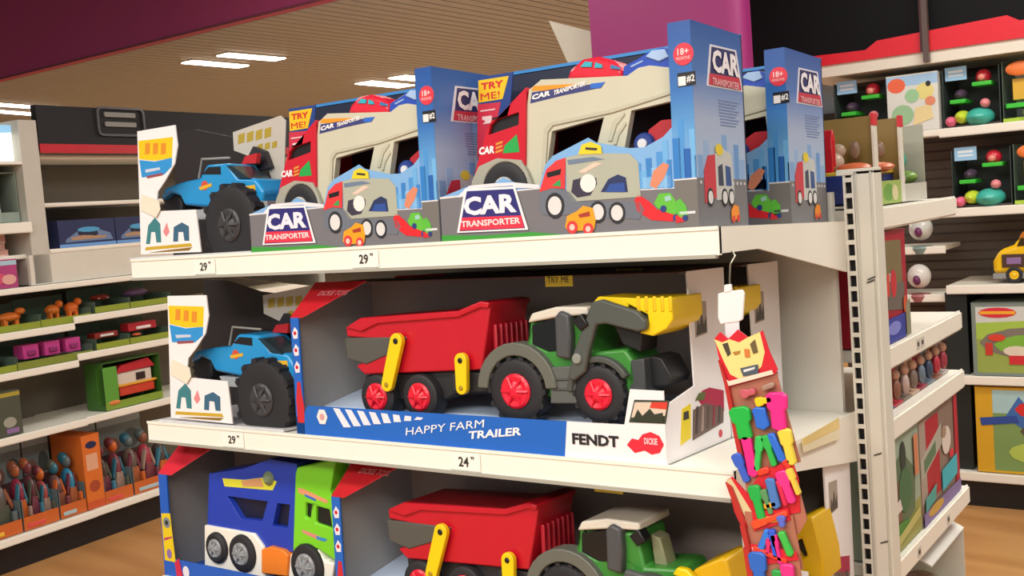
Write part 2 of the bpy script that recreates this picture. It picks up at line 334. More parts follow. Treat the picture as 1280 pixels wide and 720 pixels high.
def transporter_box(L):
    t = thing('car_transporter_box', '', 'toy box', L, RT, 'boxed toy car transporters on the top shelf')
    W, D, H = .437, .165, .272; g = FY(L, 0); BL = M('2e62b0', .4); NAVY = M('1a2440', .5)
    cx = g((829, 27))[0][0]; cr = g((866, 24))[0][0]; cr = W
    b = MB(); b.box(0, W, 0.003, D, 0, .003, BL); b.build('tray', t)
    b = MB(); b.box(0, W, D-.004, D, 0, H, NAVY); b.box(0, W, D-.006, D+.0005, H-.004, H+.001, M('3f8fd6', .35)); b.build('back_panel', t)
    b = MB(); b.box(cx, W, 0, D-.004, 0, H, SKYS); b.build('side_column', t)
    b = MB(); b.T = Matrix.Translation((0, 0, 0)); b.frect(cx, W, .066, H-.001, SKY, 1)
    # skyline, road, age mark and contents mark on the column front
    blues = [M(c) for c in ('2f7fcc', '4a94d8', '1f62b4', '6fb2e6')]
    for i, (x0, x1, h) in enumerate(((0, .011, .12), (.009, .017, .145), (.016, .026, .105), (.025, .033, .13), (.031, .044, .095))):
        b.frect(cx+x0, min(cx+x1, W), .066, h, blues[i % 4], 2)
    b.frect(cx, W, 0, .066, M('75726f'), 2); b.frect(cx, W, .064, .066, M('dfe0e0'), 3)
    (x, z), (x2, z2) = g((850, 67), (850, 100)); x = cx+.024
    b.fdisc(x-.002, z, .0148, .0148, M('e03448'), 3, 18); b.text('18+', x-.010, x+.006, z-.001, z+.008, M('f6d6d8'), 5); b.text('MONTHS', x-.012, x+.008, z-.0075, z-.003, M('f6d6d8'), 5)
    b.frect(cx+.012, cx+.038, z2-.008, z2+.010, BLACK, 3); b.frect(cx+.013, cx+.024, z2-.007, z2+.005, M('e9e9e9'), 4); b.text('#2', cx+.0255, cx+.037, z2-.004, z2+.006, M('f2f2f2'), 5)
    b.build('column_print', t)
    # right side print
    b = MB(); face_x(b, W); gx = FX(L, W)
    b.flat(gx((883, 52), (916, 57), (925, 109), (880, 105)), M('dfdfea'), 1); b.flat(gx((885, 55), (914, 59), (922, 107), (883, 103)), M('2b2f68'), 2)
    b.flat(gx((883, 89), (920, 92), (923, 107), (882.5, 103)), M('c23348'), 3)
    q = gx((886, 87), (917, 61), (886, 102), (919, 96)); b.text('CAR', q[0][0], q[1][0], q[0][1], q[1][1]-.003, M('f0eef4'), 5, bold=.045); b.text('TRANSPORTER', q[2][0], q[3][0], q[2][1]-.001, q[2][1]+.0085, M('e8b8be'), 5)
    y0 = gx((895, 125))[0][0]; y1 = gx((920, 125))[0][0]; z = gx((905, 122))[0][1]
    for i in range(9): b.frect(y0+.004*(i > 5), y1-.006*(i % 3), z-.0042*i-.0016, z-.0042*i, M('7088b4'), 1)
    for i in range(8):
        h = (.03, .05, .022, .042, .06, .036, .048, .028)[i]; b.frect(.004+.0195*i, .004+.0195*i+.016, .066, .066+h, M(('7fa6d6', '94b4dc', '6a98d0', '8aaedb')[i % 4]), 1)
    b.frect(0, D-.004, 0.0, .066, M('77767a'), 1)
    for i in range(12): b.frect(.008+.013*i, .013+.013*i, .058, .062, M('c9cbd0'), 2)
    b.flat([(.020, .032), (.020, .075), (.034, .096), (.056, .098), (.056, .040)], M('c93a48'), 3); b.flat([(.056, .036), (.056, .098), (.078, .108), (.110, .100), (.116, .04)], M('c3c8c6'), 3)
    b.fdisc(.070, .105, .012, .008, M('e2cc3a'), 4); b.flat([(.064, .056), (.064, .082), (.078, .086), (.080, .056)], M('3a4258'), 4); b.flat([(.088, .056), (.088, .084), (.104, .082), (.106, .056)], M('31508c'), 4)
    for x in (.036, .082, .104): b.fdisc(x, .040, .0105, .0125, M('2d2e34'), 4); b.fdisc(x, .040, .0072, .0088, M('dddddd'), 5)
    b.flat([(.100, .008), (.100, .022), (.110, .030), (.124, .028), (.128, .010)], M('ef8f2a'), 6); b.fdisc(.106, .010, .005, .005, M('d84038'), 7); b.fdisc(.122, .011, .005, .005, M('d84038'), 7)
    b.build('side_print', t)
    # front card with cut outline
    g2 = FY(L, .002)
    b = MB(); edge = g2((574, 245), (586, 232), (617, 229), (627, 222), (642, 228), (674, 231), (680, 206), (689, 195), (733, 172), (743, 178), (785, 185), (804, 184), (827, 171), (841, 158))
    edge = [(max(.001, x), z) for x, z in edge]; edge[-1] = (cx, edge[-1][1]); edge[0] = (0.001, edge[0][1])
    b.pr([(.001, 0)]+edge+[(cx, 0)], .001, .003, M('7fb2e4', .4)); b.build('front_card', t)
    b = MB(); b.T = Matrix.Translation((0, .001, 0)); zr = g2((572, 247), (676, 236), (800, 238), (838, 236)); zr[0] = (.001, zr[0][1])
    b.flat([(.001, .001)]+zr+[(cx, zr[-1][1]), (cx, .001)], M('77757a', .4), 1)
    b.flat([zr[0], zr[1], (zr[1][0], zr[1][1]+.002), (zr[0][0], zr[0][1]+.003)], M('dedee2'), 2); b.flat([zr[2], (cx, zr[3][1]), (cx, zr[3][1]+.0015), (zr[2][0], zr[2][1]+.0015)], M('dedee2'), 2)
    for i, (pa, pb, py) in enumerate(((790, 800, 205), (798, 808, 214), (806, 813, 198), (812, 820, 210), (819, 827, 190), (826, 833, 176), (832, 838, 200), (803, 838, 222))):
        (a, z), (c, _), (_, zz) = g2((pa, py), (pb, py), (pa, 236)); b.frect(a, min(c, cx), zz, z, M(('4d96da', '6db0e6', '3882cc', '8cc2ee')[i % 4]), 2)
    q = g2((566, 304), (570, 293), (610, 294), (665, 290), (700, 292), (700, 297)); b.flat([(.001, .0006), (.001, q[1][1]), q[2], q[3], (q[4][0], .002), (q[4][0]+.01, .0006)], M('3f9a3a'), 3)
    (a, z), (c, _) = g2((852, 268), (880, 266)); 
    b.flat(g2((572, 247), (574, 243), (586, 232), (617, 229), (642, 228), (674, 231), (674, 235), (645, 235), (640, 232), (584, 236), (578, 246)), M('e6e4ea'), 3)
    mini_truck(b, g2, 3); car_logo(b, g2, 7)
    b.text('KIDS', *[v for v in (g2((850, 268))[0][0], g2((880, 266))[0][0])], .0, .0, M('ffffff'), 1) if False else None
    b.build('front_print', t)
    b = MB(); x0 = cx+.006; b.frect(x0, W-.004, .019, .0225, M('dddfe6'), 4); b.flat([(cx, .022), (cx, .036), (cx+.008, .040), (cx+.016, .030), (cx+.018, .018), (cx+.008, .014)], M('5cbc3c'), 4); b.flat([(cx, .008), (cx, .018), (cx+.013, .017), (cx+.012, .009)], M('d8232e'), 4); b.fdisc(cx+.014, .014, .004, .004, M('2a3d80'), 5)
    b.build('road_print', t)
    # try me panel, standing at the left rear
    b = MB(); yb = .10; g3 = FY(L, yb); b.pr([(max(.001, x), max(0, z)) for x, z in g3((590, 300), (592, 93), (636, 86), (634, 120), (620, 300))], yb, yb+.002, M('24448c', .4)); b.build('left_panel', t)
    b = MB(); b.T = Matrix.Translation((0, yb, 0)); b.flat(g3((593, 97), (631, 91), (624, 120), (594, 125)), M('f2c81e'), 1)
    q = g3((597, 109), (624, 96), (597, 122), (620, 109)); b.text('TRY', q[0][0], q[1][0], q[0][1], q[1][1], M('d8242c'), 3, bold=.03, shear=.001); b.text('ME!', q[2][0], q[3][0], q[2][1], q[3][1]-.001, M('d8242c'), 3, bold=.03)
    b.flat(g3((593, 127), (622, 124), (617, 150), (605, 165), (594, 195)), M('d0304a'), 1); q = g3((597, 138), (615, 129), (600, 152), (611, 141)); b.frect(q[0][0], q[1][0], q[0][1]+.002, q[1][1]-.004, M('f2dadc'), 3); b.flat([(q[2][0], q[2][1]), (q[3][0]-.003, q[2][1]), (q[3][0], q[3][1]-.006), (q[3][0], q[3][1]), (q[2][0], q[3][1]), (q[2][0], q[3][1]-.005), (q[2][0]+.006, q[3][1]-.007), (q[2][0]+.006, q[2][1]+.004)], M('f2dadc'), 3)
    b.build('try_me_print', t)
    # the toy inside
    ty = .028; g = FY(L, ty)
    holes = [g((681, 215), (687, 163), (752, 145), (744, 180), (733, 204)), g((776, 200), (786, 137), (836, 125), (840, 152), (836, 200))]
    b = MB(); out = g((657, 262), (654, 142), (657, 111), (672, 98), (780, 93), (794, 83), (808, 80), (842, 84), (848, 262)); out[-1] = (cx-.001, out[-1][1]); out[-2] = (cx-.001, out[-2][1]); holes[1][2] = (min(holes[1][2][0], cx-.008), holes[1][2][1]); holes[1][3] = (min(holes[1][3][0], cx-.006), holes[1][3][1]); holes[1][4] = (min(holes[1][4][0], cx-.006), holes[1][4][1])
    b.pr(out, ty, ty+.012, CREAM, holes); body = b.build('toy_transporter', t, bevel=.0025)
    b = MB(); b.pr([(x, z*.97) for x, z in out], ty+.085, ty+.097, M('3c2024')); b.pr(g((657, 111), (672, 98), (780, 93), (842, 84), (842, 90), (780, 99), (672, 104)), ty+.012, ty+.085, CREAM); b.build('rear_wall', body)
    b = MB(); gg = FY(L, ty-.002); b.pr(gg((675, 216), (677, 160), (684, 152), (760, 135), (834, 112), (836, 116), (762, 140), (688, 156), (682, 164), (680, 216)), ty-.0025, ty+.002, M('c2bfaa')); b.pr(gg((757, 175), (763, 150), (776, 138), (778, 142), (768, 155), (762, 176)), ty-.002, ty+.001, M('c2bfaa')); b.pr(gg((764, 180), (768, 165), (778, 150), (780, 154), (771, 168), (768, 180)), ty-.002, ty+.001, M('c2bfaa'))
    b.build('moulded_ridge', body, bevel=.0008)
    b = MB(); b.T = Matrix.Translation((0, ty, 0)); b.flat(g((660, 112), (663, 106), (700, 104), (722, 103), (700, 108), (675, 112)), M('ef9a22'), 1); b.flat(g((659, 128), (661, 114), (700, 108), (752, 102), (748, 108), (700, 118)), M('39407c'), 1); b.flat(g((735, 103), (753, 101), (746, 109), (734, 109)), M('2c6cd0'), 2)
    q = g((661, 124), (684, 113), (688, 117), (728, 108)); b.text('CAR', q[0][0], q[1][0], q[0][1], q[1][1]-.001, M('f4f2f2'), 3, bold=.05, rise=.003, shear=.002); b.text('TRANSPORTER', q[2][0], q[3][0], q[2][1]-.001, q[2][1]+.006, M('f4f2f2'), 3, bold=.04, rise=.007, shear=.002); b.build('sticker', body)
    b = MB(); cab = g((588, 262), (592, 222), (599, 192), (608, 160), (618, 148), (655, 108), (657, 262)); cab = [(max(.006, x), z) for x, z in cab]; b.pr(cab, ty-.004, ty+.09, RED, [g((609, 168), (612.5, 150), (647, 139), (647, 155))]); b.build('cab', body, bevel=.003)
    b = MB(); b.pr(g((607, 172), (611, 146), (650, 136), (650, 158)), ty+.002, ty+.08, BLACK); b.build('cab_window', body)
    b = MB(); b.T = Matrix.Translation((0, ty-.004, 0)); b.flat(g((628, 191), (630, 181), (645, 167), (649, 189)), M('22a84c'), 1); q = g((598, 193), (617, 181)); b.text('CAR', q[0][0], q[1][0], q[0][1], q[1][1], M('f2eef0'), 2, bold=.05, shear=.002)
    for i in range(3): b.flat(g((619, 178+i*5), (628, 175+i*5), (627, 178+i*5), (619, 181+i*5)), M('d99a3a'), 1)
    b.build('cab_sticker', body)
    (wx, wz), (ex, _) = g((634, 236), (663, 236)); r = ex-wx
    b = MB(); b.pr(g((588, 262), (592, 225), (600, 207), (622, 197), (652, 199), (661, 214), (670, 236), (678, 262))+[(wx+r*.97*math.cos(a*.1745), wz+r*.97*math.sin(a*.1745)) for a in range(-4, 23)], ty-.009, ty+.03, M('a8a698')); b.build('mudguard', body, bevel=.002)
    wheel(t, body, wx, wz, r, ty-.0125, ty+.02, None, 0); hubcap(body, wx, wz, r*.45, ty-.0145, M('c9cac8', .3))
    # cars carried on the roof deck and inside
    b = MB(); b.pr(g((697, 97), (702, 84), (716, 71), (736, 67), (756, 73), (768, 84), (768, 97)), ty+.012, ty+.055, M('e02a40', .25)); c = b.build('red_car', body, bevel=.006)
    b = MB(); b.pr(g((716, 81), (722, 74), (731, 75), (730, 81)), ty+.010, ty+.02, M('2fb0c4')); b.pr(g((734, 82), (735, 75), (743, 78), (744, 82)), ty+.010, ty+.02, M('2fb0c4')); b.pr(g((754, 83), (755, 78), (764, 81), (765, 84)), ty+.010, ty+.02, M('2f7fb4')); b.build('red_car_window', body)
    b = MB(); b.pr(g((769, 92), (770, 80), (788, 70), (800, 62), (818, 56), (834, 62), (838, 84), (800, 84), (786, 92)), ty+.012, ty+.055, M('3152b8', .25)); b.pr(g((798, 68), (806, 60), (822, 58), (828, 68), (815, 74)), ty+.009, ty+.05, M('a9c6ee', .3)); b.pr(g((778, 80), (794, 72), (795, 74), (780, 82)), ty+.0105, ty+.02, M('a9c6ee', .3)); b.build('blue_car', body, bevel=.004)
    b = MB(); b.pr(g((795, 185), (800, 160), (815, 148), (832, 146), (836, 185)), ty+.02, ty+.06, M('b8202c')); (x, z) = g((796, 178))[0]; b.lathe(x, z, [(.014, ty+.012), (.016, ty+.016), (.016, ty+.03)], M('24408c'), 16); b.lathe(x, z, [(.007, ty+.009), (.008, ty+.02)], M('e4e4e8'), 12)
    b.pr(g((690, 205), (700, 185), (725, 178), (735, 200)), ty+.02, ty+.06, M('a01c30')); b.build('inner_car', body)
    return t
LB = (-.467, .005, 1.4998)
tb = transporter_box(LB)
tb['label'] = 'blue boxed car transporter, largest in the middle of the top shelf'
dup(tb, (-.906, .005, 1.4998), 'blue boxed car transporter beside the boxed monster truck on top shelf')
dup(tb, (-.461, .32, 1.5-.32*TILT), 'blue boxed car transporter in the rear row, behind and right of the middle one')

# ================================================================== MONSTER TRUCK BOXES
def monster_box(L):
    t = thing('monster_truck_box', '', 'toy box', L, RT, 'boxed blue monster trucks'); W, D, H = .358, .2, .25
    g = FY(L, 0)
    b = MB(); b.box(0, W, 0.001, D, 0, .004, M('cfcdd0', .4)); b.build('tray', t)
    gb = FY(L, D-.003); q = [(min(x, W), max(z, 0)) for x, z in gb((218, 322), (216, 160), (240, 157), (285, 166), (320, 166), (350, 172), (352, 322))]; b = MB(); b.pr(q, D-.006, D, M('241f22', .6)); b.build('back_panel', t)
    b = MB(); b.pr(g((176, 318), (166, 164), (213, 156), (217, 182), (214, 205), (203, 226), (194, 240), (193, 264), (243, 262), (251, 315)), 0, .0025, PAPER); b.build('front_card', t)
    b = MB(); b.pr([(0.001, 0), (D, 0), (D, .235), (.1, .24), (.04, .16), (.001, .1)], 0, .0025, PAPER) if False else None
    b.flat(g((168, 176), (211, 171), (211, 197), (190, 201), (170, 199)), M('f3c814'), 1); b.flat(g((170, 200), (190, 202), (211, 197), (211, 208), (202, 218), (174, 222)), M('2f93d8'), 1); [b.flat(g((x, 179), (x+6, 178.5), (x+6, 192), (x, 193)), M('e0902a'), 2) for x in (177, 187, 197)]; b.flat(g((178, 212), (196, 209), (197, 212), (179, 216)), M('c8d0e4'), 2); b.flat(g((180, 220), (200, 216), (200, 219), (181, 223)), M('9a4a52'), 2)
    b.flat(g((182, 305), (184, 282), (192, 272), (199, 280), (201, 303), (195, 303), (193, 290), (188, 290), (187, 305)), M('3d8088'), 1); b.flat(g((203, 290), (207, 278), (211, 290), (207, 296)), M('e08a90'), 1); b.flat(g((216, 302), (216, 284), (226, 278), (235, 283), (236, 301), (230, 301), (228, 290), (222, 290), (222, 302)), M('3a6480'), 1)
    b.flat(g((181, 313), (182, 309), (238, 304), (240, 308)), M('c8a42c'), 1); b.flat(g((186, 316), (205, 313), (240, 309), (236, 313)), M('8c6c28'), 2); b.build('front_print', t)
    b = MB(); g1 = FY(L, -.004); b.pr(g1((173, 262), (174, 243), (196, 251), (198, 262), (193, 272)), -.004, -.0025, M('e9e4d0')); b.flat(g1((176, 259), (177, 248), (192, 254), (192, 264)), M('b09a34'), 8)
    for i in range(3): b.flat(g1((177, 250+i*4), (192, 256+i*4), (192, 257+i*4), (177, 251+i*4)), INK, 9+i % 1)
    b.build('hang_tag', t)
    gd = FY(L, .12); b = MB(); b.pr(gd((286, 162), (345, 141), (352, 147), (352, 230), (338, 226), (330, 200), (288, 185)), .12, .122, M('c5bfb4', .5)); b.build('rear_card', t)
    b = MB(); b.T = Matrix.Translation((0, .12, 0)); [b.flat(gd((x, 178-.22*(x-290)), (x+8, 175-.22*(x-290)), (x+8, 163-.22*(x-290)), (x, 166-.22*(x-290))), M('b39a34'), 1) for x in (293, 304, 315, 326)]; [b.flat(gd((x, 186-.2*(x-318)), (x+6, 184-.2*(x-318)), (x+6, 176-.2*(x-318)), (x, 178-.2*(x-318))), M('b39a34'), 1) for x in (318, 327, 336)]; b.pr(gd((306, 205), (318, 180), (332, 186), (340, 206), (322, 212)), -.012, -.001, M('2c2a30')); b.build('rear_print', t)
    # truck
    y = .035; g = FY(L, y); BLU = M('2593d2', .22)
    b = MB(); b.pr(g((197, 250), (203, 234), (226, 226), (246, 222), (254, 205), (280, 203), (294, 221), (316, 222), (327, 238), (325, 254), (308, 256), (302, 242), (290, 234), (276, 240), (266, 259), (228, 256), (222, 244), (210, 240)), y, y+.07, BLU); tk = b.build('monster_truck', t, bevel=.005)
    b = MB(); b.pr(g((250, 217), (257, 208), (272, 207), (273, 217)), y-.001, y+.01, BLACK); b.pr(g((280, 206), (287, 206), (310, 222), (296, 222)), y-.002, y+.05, M('18303c', .2)); b.build('truck_window', tk)
    b = MB(); b.T = Matrix.Translation((0, y, 0)); (x, z), = g((253, 231)); b.fdisc(x, z, .010, .009, M('d0503a'), 1); b.flat(g((246, 233), (262, 228), (262, 232), (248, 237)), M('e0b02a'), 2); b.flat(g((303, 232), (316, 230), (317, 237), (306, 238)), M('e8b428'), 1); b.build('truck_sticker', tk)
    b = MB(); b.pr(g((232, 262), (262, 260), (268, 272), (238, 274)), y+.004, y+.06, M('a9abad', .3)); b.pr(g((308, 252), (332, 250), (334, 270), (318, 270)), y+.0, y+.07, M('9a9c9c', .35)); b.tube([tuple((p[0], y+.02, p[1])) for p in g((243, 262), (262, 285), (285, 285))], .004, DKGREY); b.build('chassis', tk)
    b = MB(); b.tube([(p[0], y+.01, p[1]) for p in g((240, 222), (243, 198), (278, 196))], .0022, M('8c8c88')); b.pr(g((272, 203), (276, 193), (291, 189), (290, 202)), y+.05, y+.06, M('c8242c')); b.build('roll_bar', tk)
    g = FY(L, .012); (x, z), (x2, _) = g((286, 281), (320, 281)); wheel(t, tk, x, z, x2-x, .010, .075, None, 0, lug=1); hubcap(tk, x, z, (x2-x)*.42, .008, M('3a3a3e'))
    (x, z) = FY(L, .05)((213, 256))[0]; wheel(t, tk, x, z, .030, .05, .10, None, 0, lug=1)
    (x, z) = FY(L, .12)((330, 270))[0]; x = .312; wheel(t, tk, x, z, .036, .12, .17, None, 0, lug=1); wheel(t, tk, x-.14, z, .032, .12, .16, None, 0)
    return t
LM = (-1.266, .005, 1.4998); mt = monster_box(LM); mt['label'] = 'boxed blue monster truck with big black wheels at left end of top shelf'
p = on(212, 520, Y=.005)
dup(mt, (p.x-.036, .005, ZS[1]), 'boxed blue monster truck on the middle shelf, left of the tractor box')

# ================================================================== TRACTOR BOXES
RED2 = M('c2182a', .28); GRN = M('3f8a38', .3); YEL = M('f0cf10', .35)
def tractor_box(L, bucket_up):
    t = thing('tractor_box', '', 'toy box', L, RT, 'boxed green tractors with red tipping trailers'); g = FY(L, 0)
    W, D, H = .728, .212, .262; BL = M('1f66c4', .4); INN = M('a0938c', .6)
    b = MB(); b.box(0, W, .002, D, 0, .004, M('a9bcd6', .35)); b.build('tray', t)
    b = MB(); b.T = Matrix.Translation((.004, 0, 0)) @ Matrix(((0, 1, 0, 0), (1, 0, 0, 0), (0, 0, 1, 0), (0, 0, 0, 1))); b.pr([(.066, .004), (.066, .040), (D-.005, .064), (D-.005, .004)], 0, W-.008, M('c8daf4', .35)); b.build('insert', t)
    b = MB(); b.box(0.002, W-.002, D-.004, D, 0, H, INN); b.build('back_panel', t)
    b = MB(); b.T = Matrix.Translation((0, 0, 0)) @ Matrix(((0, 1, 0, 0), (1, 0, 0, 0), (0, 0, 1, 0), (0, 0, 0, 1)))
    b.pr([(0, 0), (0, .205), (.065, H), (D, H), (D, 0)], .0, .003, M('a3a2a0', .5)); b.build('left_wall', t)
    b = MB(); b.T = Matrix.Translation((W-.003, 0, 0)) @ Matrix(((0, 1, 0, 0), (1, 0, 0, 0), (0, 0, 1, 0), (0, 0, 0, 1)))
    b.pr([(0, 0), (0, .080), (.096, .096), (.088, H), (D, H), (D, 0)], 0, .003, PAPER); b.build('right_wall', t)
    b = MB(); b.box(.002, W-.002, .065, D, H-.003, H, M('4c3230', .5)); b.pr([(0, .205), (.030, .205), (.105, H), (.03, H)], .0, .0, RED) if False else None
    b.add([(0, 0, .205), (.030, 0, .205), (.125, .065, H), (0, .065, H), (0, 0, .207), (.030, 0, .207), (.125, .065, H+.002), (0, .065, H+.002)], [(0, 1, 2, 3), (4, 5, 6, 7), (0, 1, 5, 4), (1, 2, 6, 5), (3, 0, 4, 7)], M('c8222e', .25)); b.build('lid', t)
    b = MB(); ex = g((708, 527), (780, 531), (786, 487), (846, 490)); wx = g((706, 560))[0][0]
    b.box(.0, .020, -.001, .002, 0, .205, BL); b.pr([(0, 0), (0, .03), (.020, .034), (.03, ex[0][1]-.001), (ex[0][0], ex[0][1]), (wx, 0)], -.001, .001, BL); b.build('front_lip', t)
    b = MB(); b.pr([(wx, 0), ex[0], ex[1], ex[2], (W, ex[3][1]), (W, 0)], -.001, .001, PAPER); b.build('corner_lip', t)
    b = MB(); b.T = Matrix.Translation((0, -.001, 0))
    for zc in (.178, .148, .118): b.flat([(.003, zc), (.010, zc+.011), (.017, zc+.004), (.016, zc-.009), (.006, zc-.010)], M('e9e4ea'), 1); b.fdisc(.010, zc, .0035, .0035, RED, 2)
    b.flat([(.004, .02), (.003, .06), (.008, .092), (.016, .092), (.018, .07), (.022, .05), (.020, .02)], M('cc2a34'), 1)
    (x, z), = g((403, 521)); b.fdisc(x, z, .013, .0145, M('ece8e6'), 3, 6); b.fdisc(x, z, .006, .006, M('d8a0a0'), 4)
    for i in range(8): b.flat(g((416+15*i, 510+1.6*i), (424+15*i, 511+1.6*i), (439+12.5*i, 534-1.3*i), (430+12.5*i, 534-1.3*i)), M('e4e6f0'), 2)
    q = g((508, 544), (605, 534), (586, 548), (652, 543)); b.text('HAPPY FARM', q[0][0], q[1][0], q[0][1], q[0][1]+.0125, M('f2f3f8'), 3, bold=.03, shear=.002, rise=q[1][1]-q[0][1]); b.text('TRAILER', q[2][0], q[3][0], q[2][1]-.001, q[2][1]+.0115, M('f2f3f8'), 3, bold=.03, shear=.002, rise=q[3][1]-q[2][1])
    q = g((716, 553), (773, 541)); b.text('FENDT', q[0][0], q[1][0], q[0][1]-.002, q[0][1]+.014, M('222226'), 3, bold=.04)
    q = g((784, 556), (790, 548), (798, 550), (803, 543), (813, 540), (824, 545), (830, 556), (825, 566), (815, 568), (806, 563), (794, 566)); b.flat(q, M('e0283c'), 2); (x, z), (x2, z2) = g((806, 555), (822, 548)); b.text('DICKIE', x, x2, z, z2, M('f6d0d4'), 4, bold=.03)
    b.flat(g((786, 528), (792, 500), (836, 501), (832, 530)), M('3a4236'), 2); b.flat(g((789, 522), (793, 503), (834, 503), (831, 520)), M('dcc9b4'), 3); b.flat(g((812, 510), (814, 503), (834, 503), (833, 512)), M('d8402e'), 4); b.flat(g((791, 526), (797, 512), (803, 520), (812, 511), (818, 518), (828, 516), (830, 528)), M('31382a'), 5)
    b.build('front_print', t)
    b = MB(); face_x(b, W); gx = FX(L, W); b.flat(gx((850, 556), (851, 510), (862, 502), (863, 545)), M('e8d020'), 1); b.flat(gx((853, 524), (853, 514), (859, 511), (860, 521)), INK, 2); b.flat(gx((872, 498), (876, 485), (885, 480), (903, 482), (904, 508), (886, 516)), M('b01c48'), 1); b.flat(gx((865, 548), (865, 510), (880, 500), (903, 504), (903, 522)), M('6b5650'), 2)
    for i in range(5): b.flat(gx((868+i*7, 540-i*4), (869+i*7, 505-i), (871+i*7, 505-i), (871+i*7, 538-i*4)), M(('3c2f30', 'a89088', '554440', '8c2c3c', '4a3c3c')[i]), 3)
    b.flat(gx((867, 498), (872, 488), (880, 486), (878, 496)), M('5a6a34'), 3); (y, z), = gx((900, 536)); b.fdisc(y, z, .006, .006, RED, 2)
    b.flat([(.105, .165), (.145, .168), (.145, .215), (.105, .218)], M('a89c90'), 1); b.flat([(.108, .168), (.114, .19), (.12, .18), (.128, .20), (.134, .18), (.142, .192), (.142, .170)], M('4a443e'), 2); b.build('side_print', t)
    b = MB(); (x0, z0), (x1, z1) = FY(L, .064)((678, 357), (711, 341)); b.box(x0, x1, .0625, .0645, z0, H, M('d8c432')); b.T = Matrix.Translation((0, .0625, 0)); b.text('TRY ME', x0+.004, x1-.006, z0+.006, z0+.015, INK, 2, bold=.04); b.build('try_me_tag', t)
    b = MB(); sl_ = Vector((0, .065, H-.205)).normalized(); b.T = Matrix(((1, 0, 0, 0), (0, sl_.z, sl_.y, 0), (0, -sl_.y, sl_.z, .2075), (0, 0, 0, 1)))
    b.text('DICKIE TOYS', .030, .100, .050, .062, M('e89098'), 2, bold=.02, shear=.004); b.build('lid_print', t)
    # ---- trailer
    y = .030; g = FY(L, y)
    b = MB(); b.pr(g((428, 409), (448, 397), (570, 388), (598, 376), (609, 378), (600, 462), (453, 468), (442, 457), (500, 426), (430, 421)), y, y+.105, RED2); tr = b.build('toy_trailer', t, bevel=.003)
    b = MB(); b.pr(g((430, 409), (448, 397), (570, 388), (598, 376), (609, 378), (608, 385), (598, 384), (571, 396), (470, 404), (450, 414)), y-.005, y+.11, RED2)
    for i in range(7): x = g((608, 400))[0][0]; b.box(x-.004, x+.0035, y+.012+i*.014, y+.017+i*.014, .065, .19, M('b01a2c', .35))
    b.build('hopper_rim', tr, bevel=.002)
    b = MB(); b.pr(g((428, 422), (506, 421), (494, 438), (456, 455), (432, 448)), y-.002, y+.10, M('55554f')); b.build('tailgate', tr, bevel=.002)
    b = MB(); b.pr(g((448, 470), (556, 464), (600, 460), (636, 462), (640, 492), (560, 494), (552, 500), (452, 500)), y+.012, y+.09, M('2a2a2c')); b.pr(g((560, 468), (572, 464), (610, 468), (618, 490), (562, 490)), y+.004, y+.02, M('303033')); b.build('chassis', tr, bevel=.002)
    for (px, py, r) in ((472, 495, 21), (525, 495, 22)):
        (x, z), (x2, _) = g((px, py), (px+r, py)); z = max(z, x2-x+.004); wheel(t, tr, x, z, x2-x, y-.006, y+.03, None, 0); hubcap(tr, x, z, (x2-x)*.62, y-.008, M('e02038', .3))
    for (a, c, w) in (((499, 425), (489, 479), 7.5), ((580, 449), (582, 483), 7.5)):
        (x0, z0), (x1, z1), (x2, _) = g(a, c, (a[0]+w, a[1])); w = x2-x0; d = Vector((x1-x0, z1-z0)).normalized(); n = Vector((-d.y, d.x)); ang = math.atan2(d.y, d.x); P = []
        for i in range(9): q = ang+math.pi/2+math.pi*i/8; P.append((x0+w*math.cos(q), z0+w*math.sin(q)))
        for i in range(9): q = ang-math.pi/2+math.pi*i/8; P.append((x1+w*.9*math.cos(q), z1+w*.9*math.sin(q)))
        b = MB(); b.pr(P, y-.016, y-.006, YEL); b.lathe(x0, z0, [(w*.42, y-.0175), (w*.42, y-.01)], BLACK, 8); b.lathe(x1, z1, [(w*.38, y-.0175), (w*.38, y-.01)], M('a88c14'), 8); b.build('lever', tr, bevel=.0015)
    # ---- tractor
    b = MB(); b.pr(g((636, 446), (655, 429), (660, 404), (728, 397), (738, 440), (778, 436), (790, 452), (794, 476), (780, 496), (650, 496)), y, y+.085, GRN, [g((664, 430), (663, 407), (692, 399), (694, 438), (685, 439))]); tk = b.build('toy_tractor', t, bevel=.004)
    b = MB(); b.pr(g((663, 430), (662, 406), (693, 398), (694.5, 438), (684, 438.5)), y-.001, y+.08, M('14181a', .15)); b.build('cab_window', tk)
    b = MB(); b.pr(g((658, 403), (663, 391), (693, 383), (732, 383), (734, 393), (700, 395)), y-.006, y+.09, M('d8d2c4')); b.build('cab_roof', tk, bevel=.003)
    b = MB(); b.pr(g((698, 445), (695, 395), (701, 387), (713, 392), (716, 420), (716, 448)), y-.014, y+.02, M('4c4e50')); b.build('exhaust', tk, bevel=.004)
    b = MB(); b.pr(g((690, 458), (724, 456), (724, 503), (690, 503)), y-.008, y+.06, M('5e615e')); b.pr(g((693, 472), (721, 471), (721, 474), (693, 475)), y-.010, y, M('484b49')); b.pr(g((693, 484), (721, 484), (721, 487), (693, 487)), y-.010, y, M('484b49')); b.pr(g((785, 450), (802, 448), (806, 490), (784, 494)), y+.0, y+.09, M('44484a')); b.pr(g((802, 446), (816, 450), (830, 474), (826, 484), (804, 486)), y+.02, y+.08, M('232426')); b.pr(g((640, 500), (800, 502), (800, 470), (640, 470)), y+.02, y+.07, M('1c1c1e')); b.build('engine_block', tk, bevel=.003)
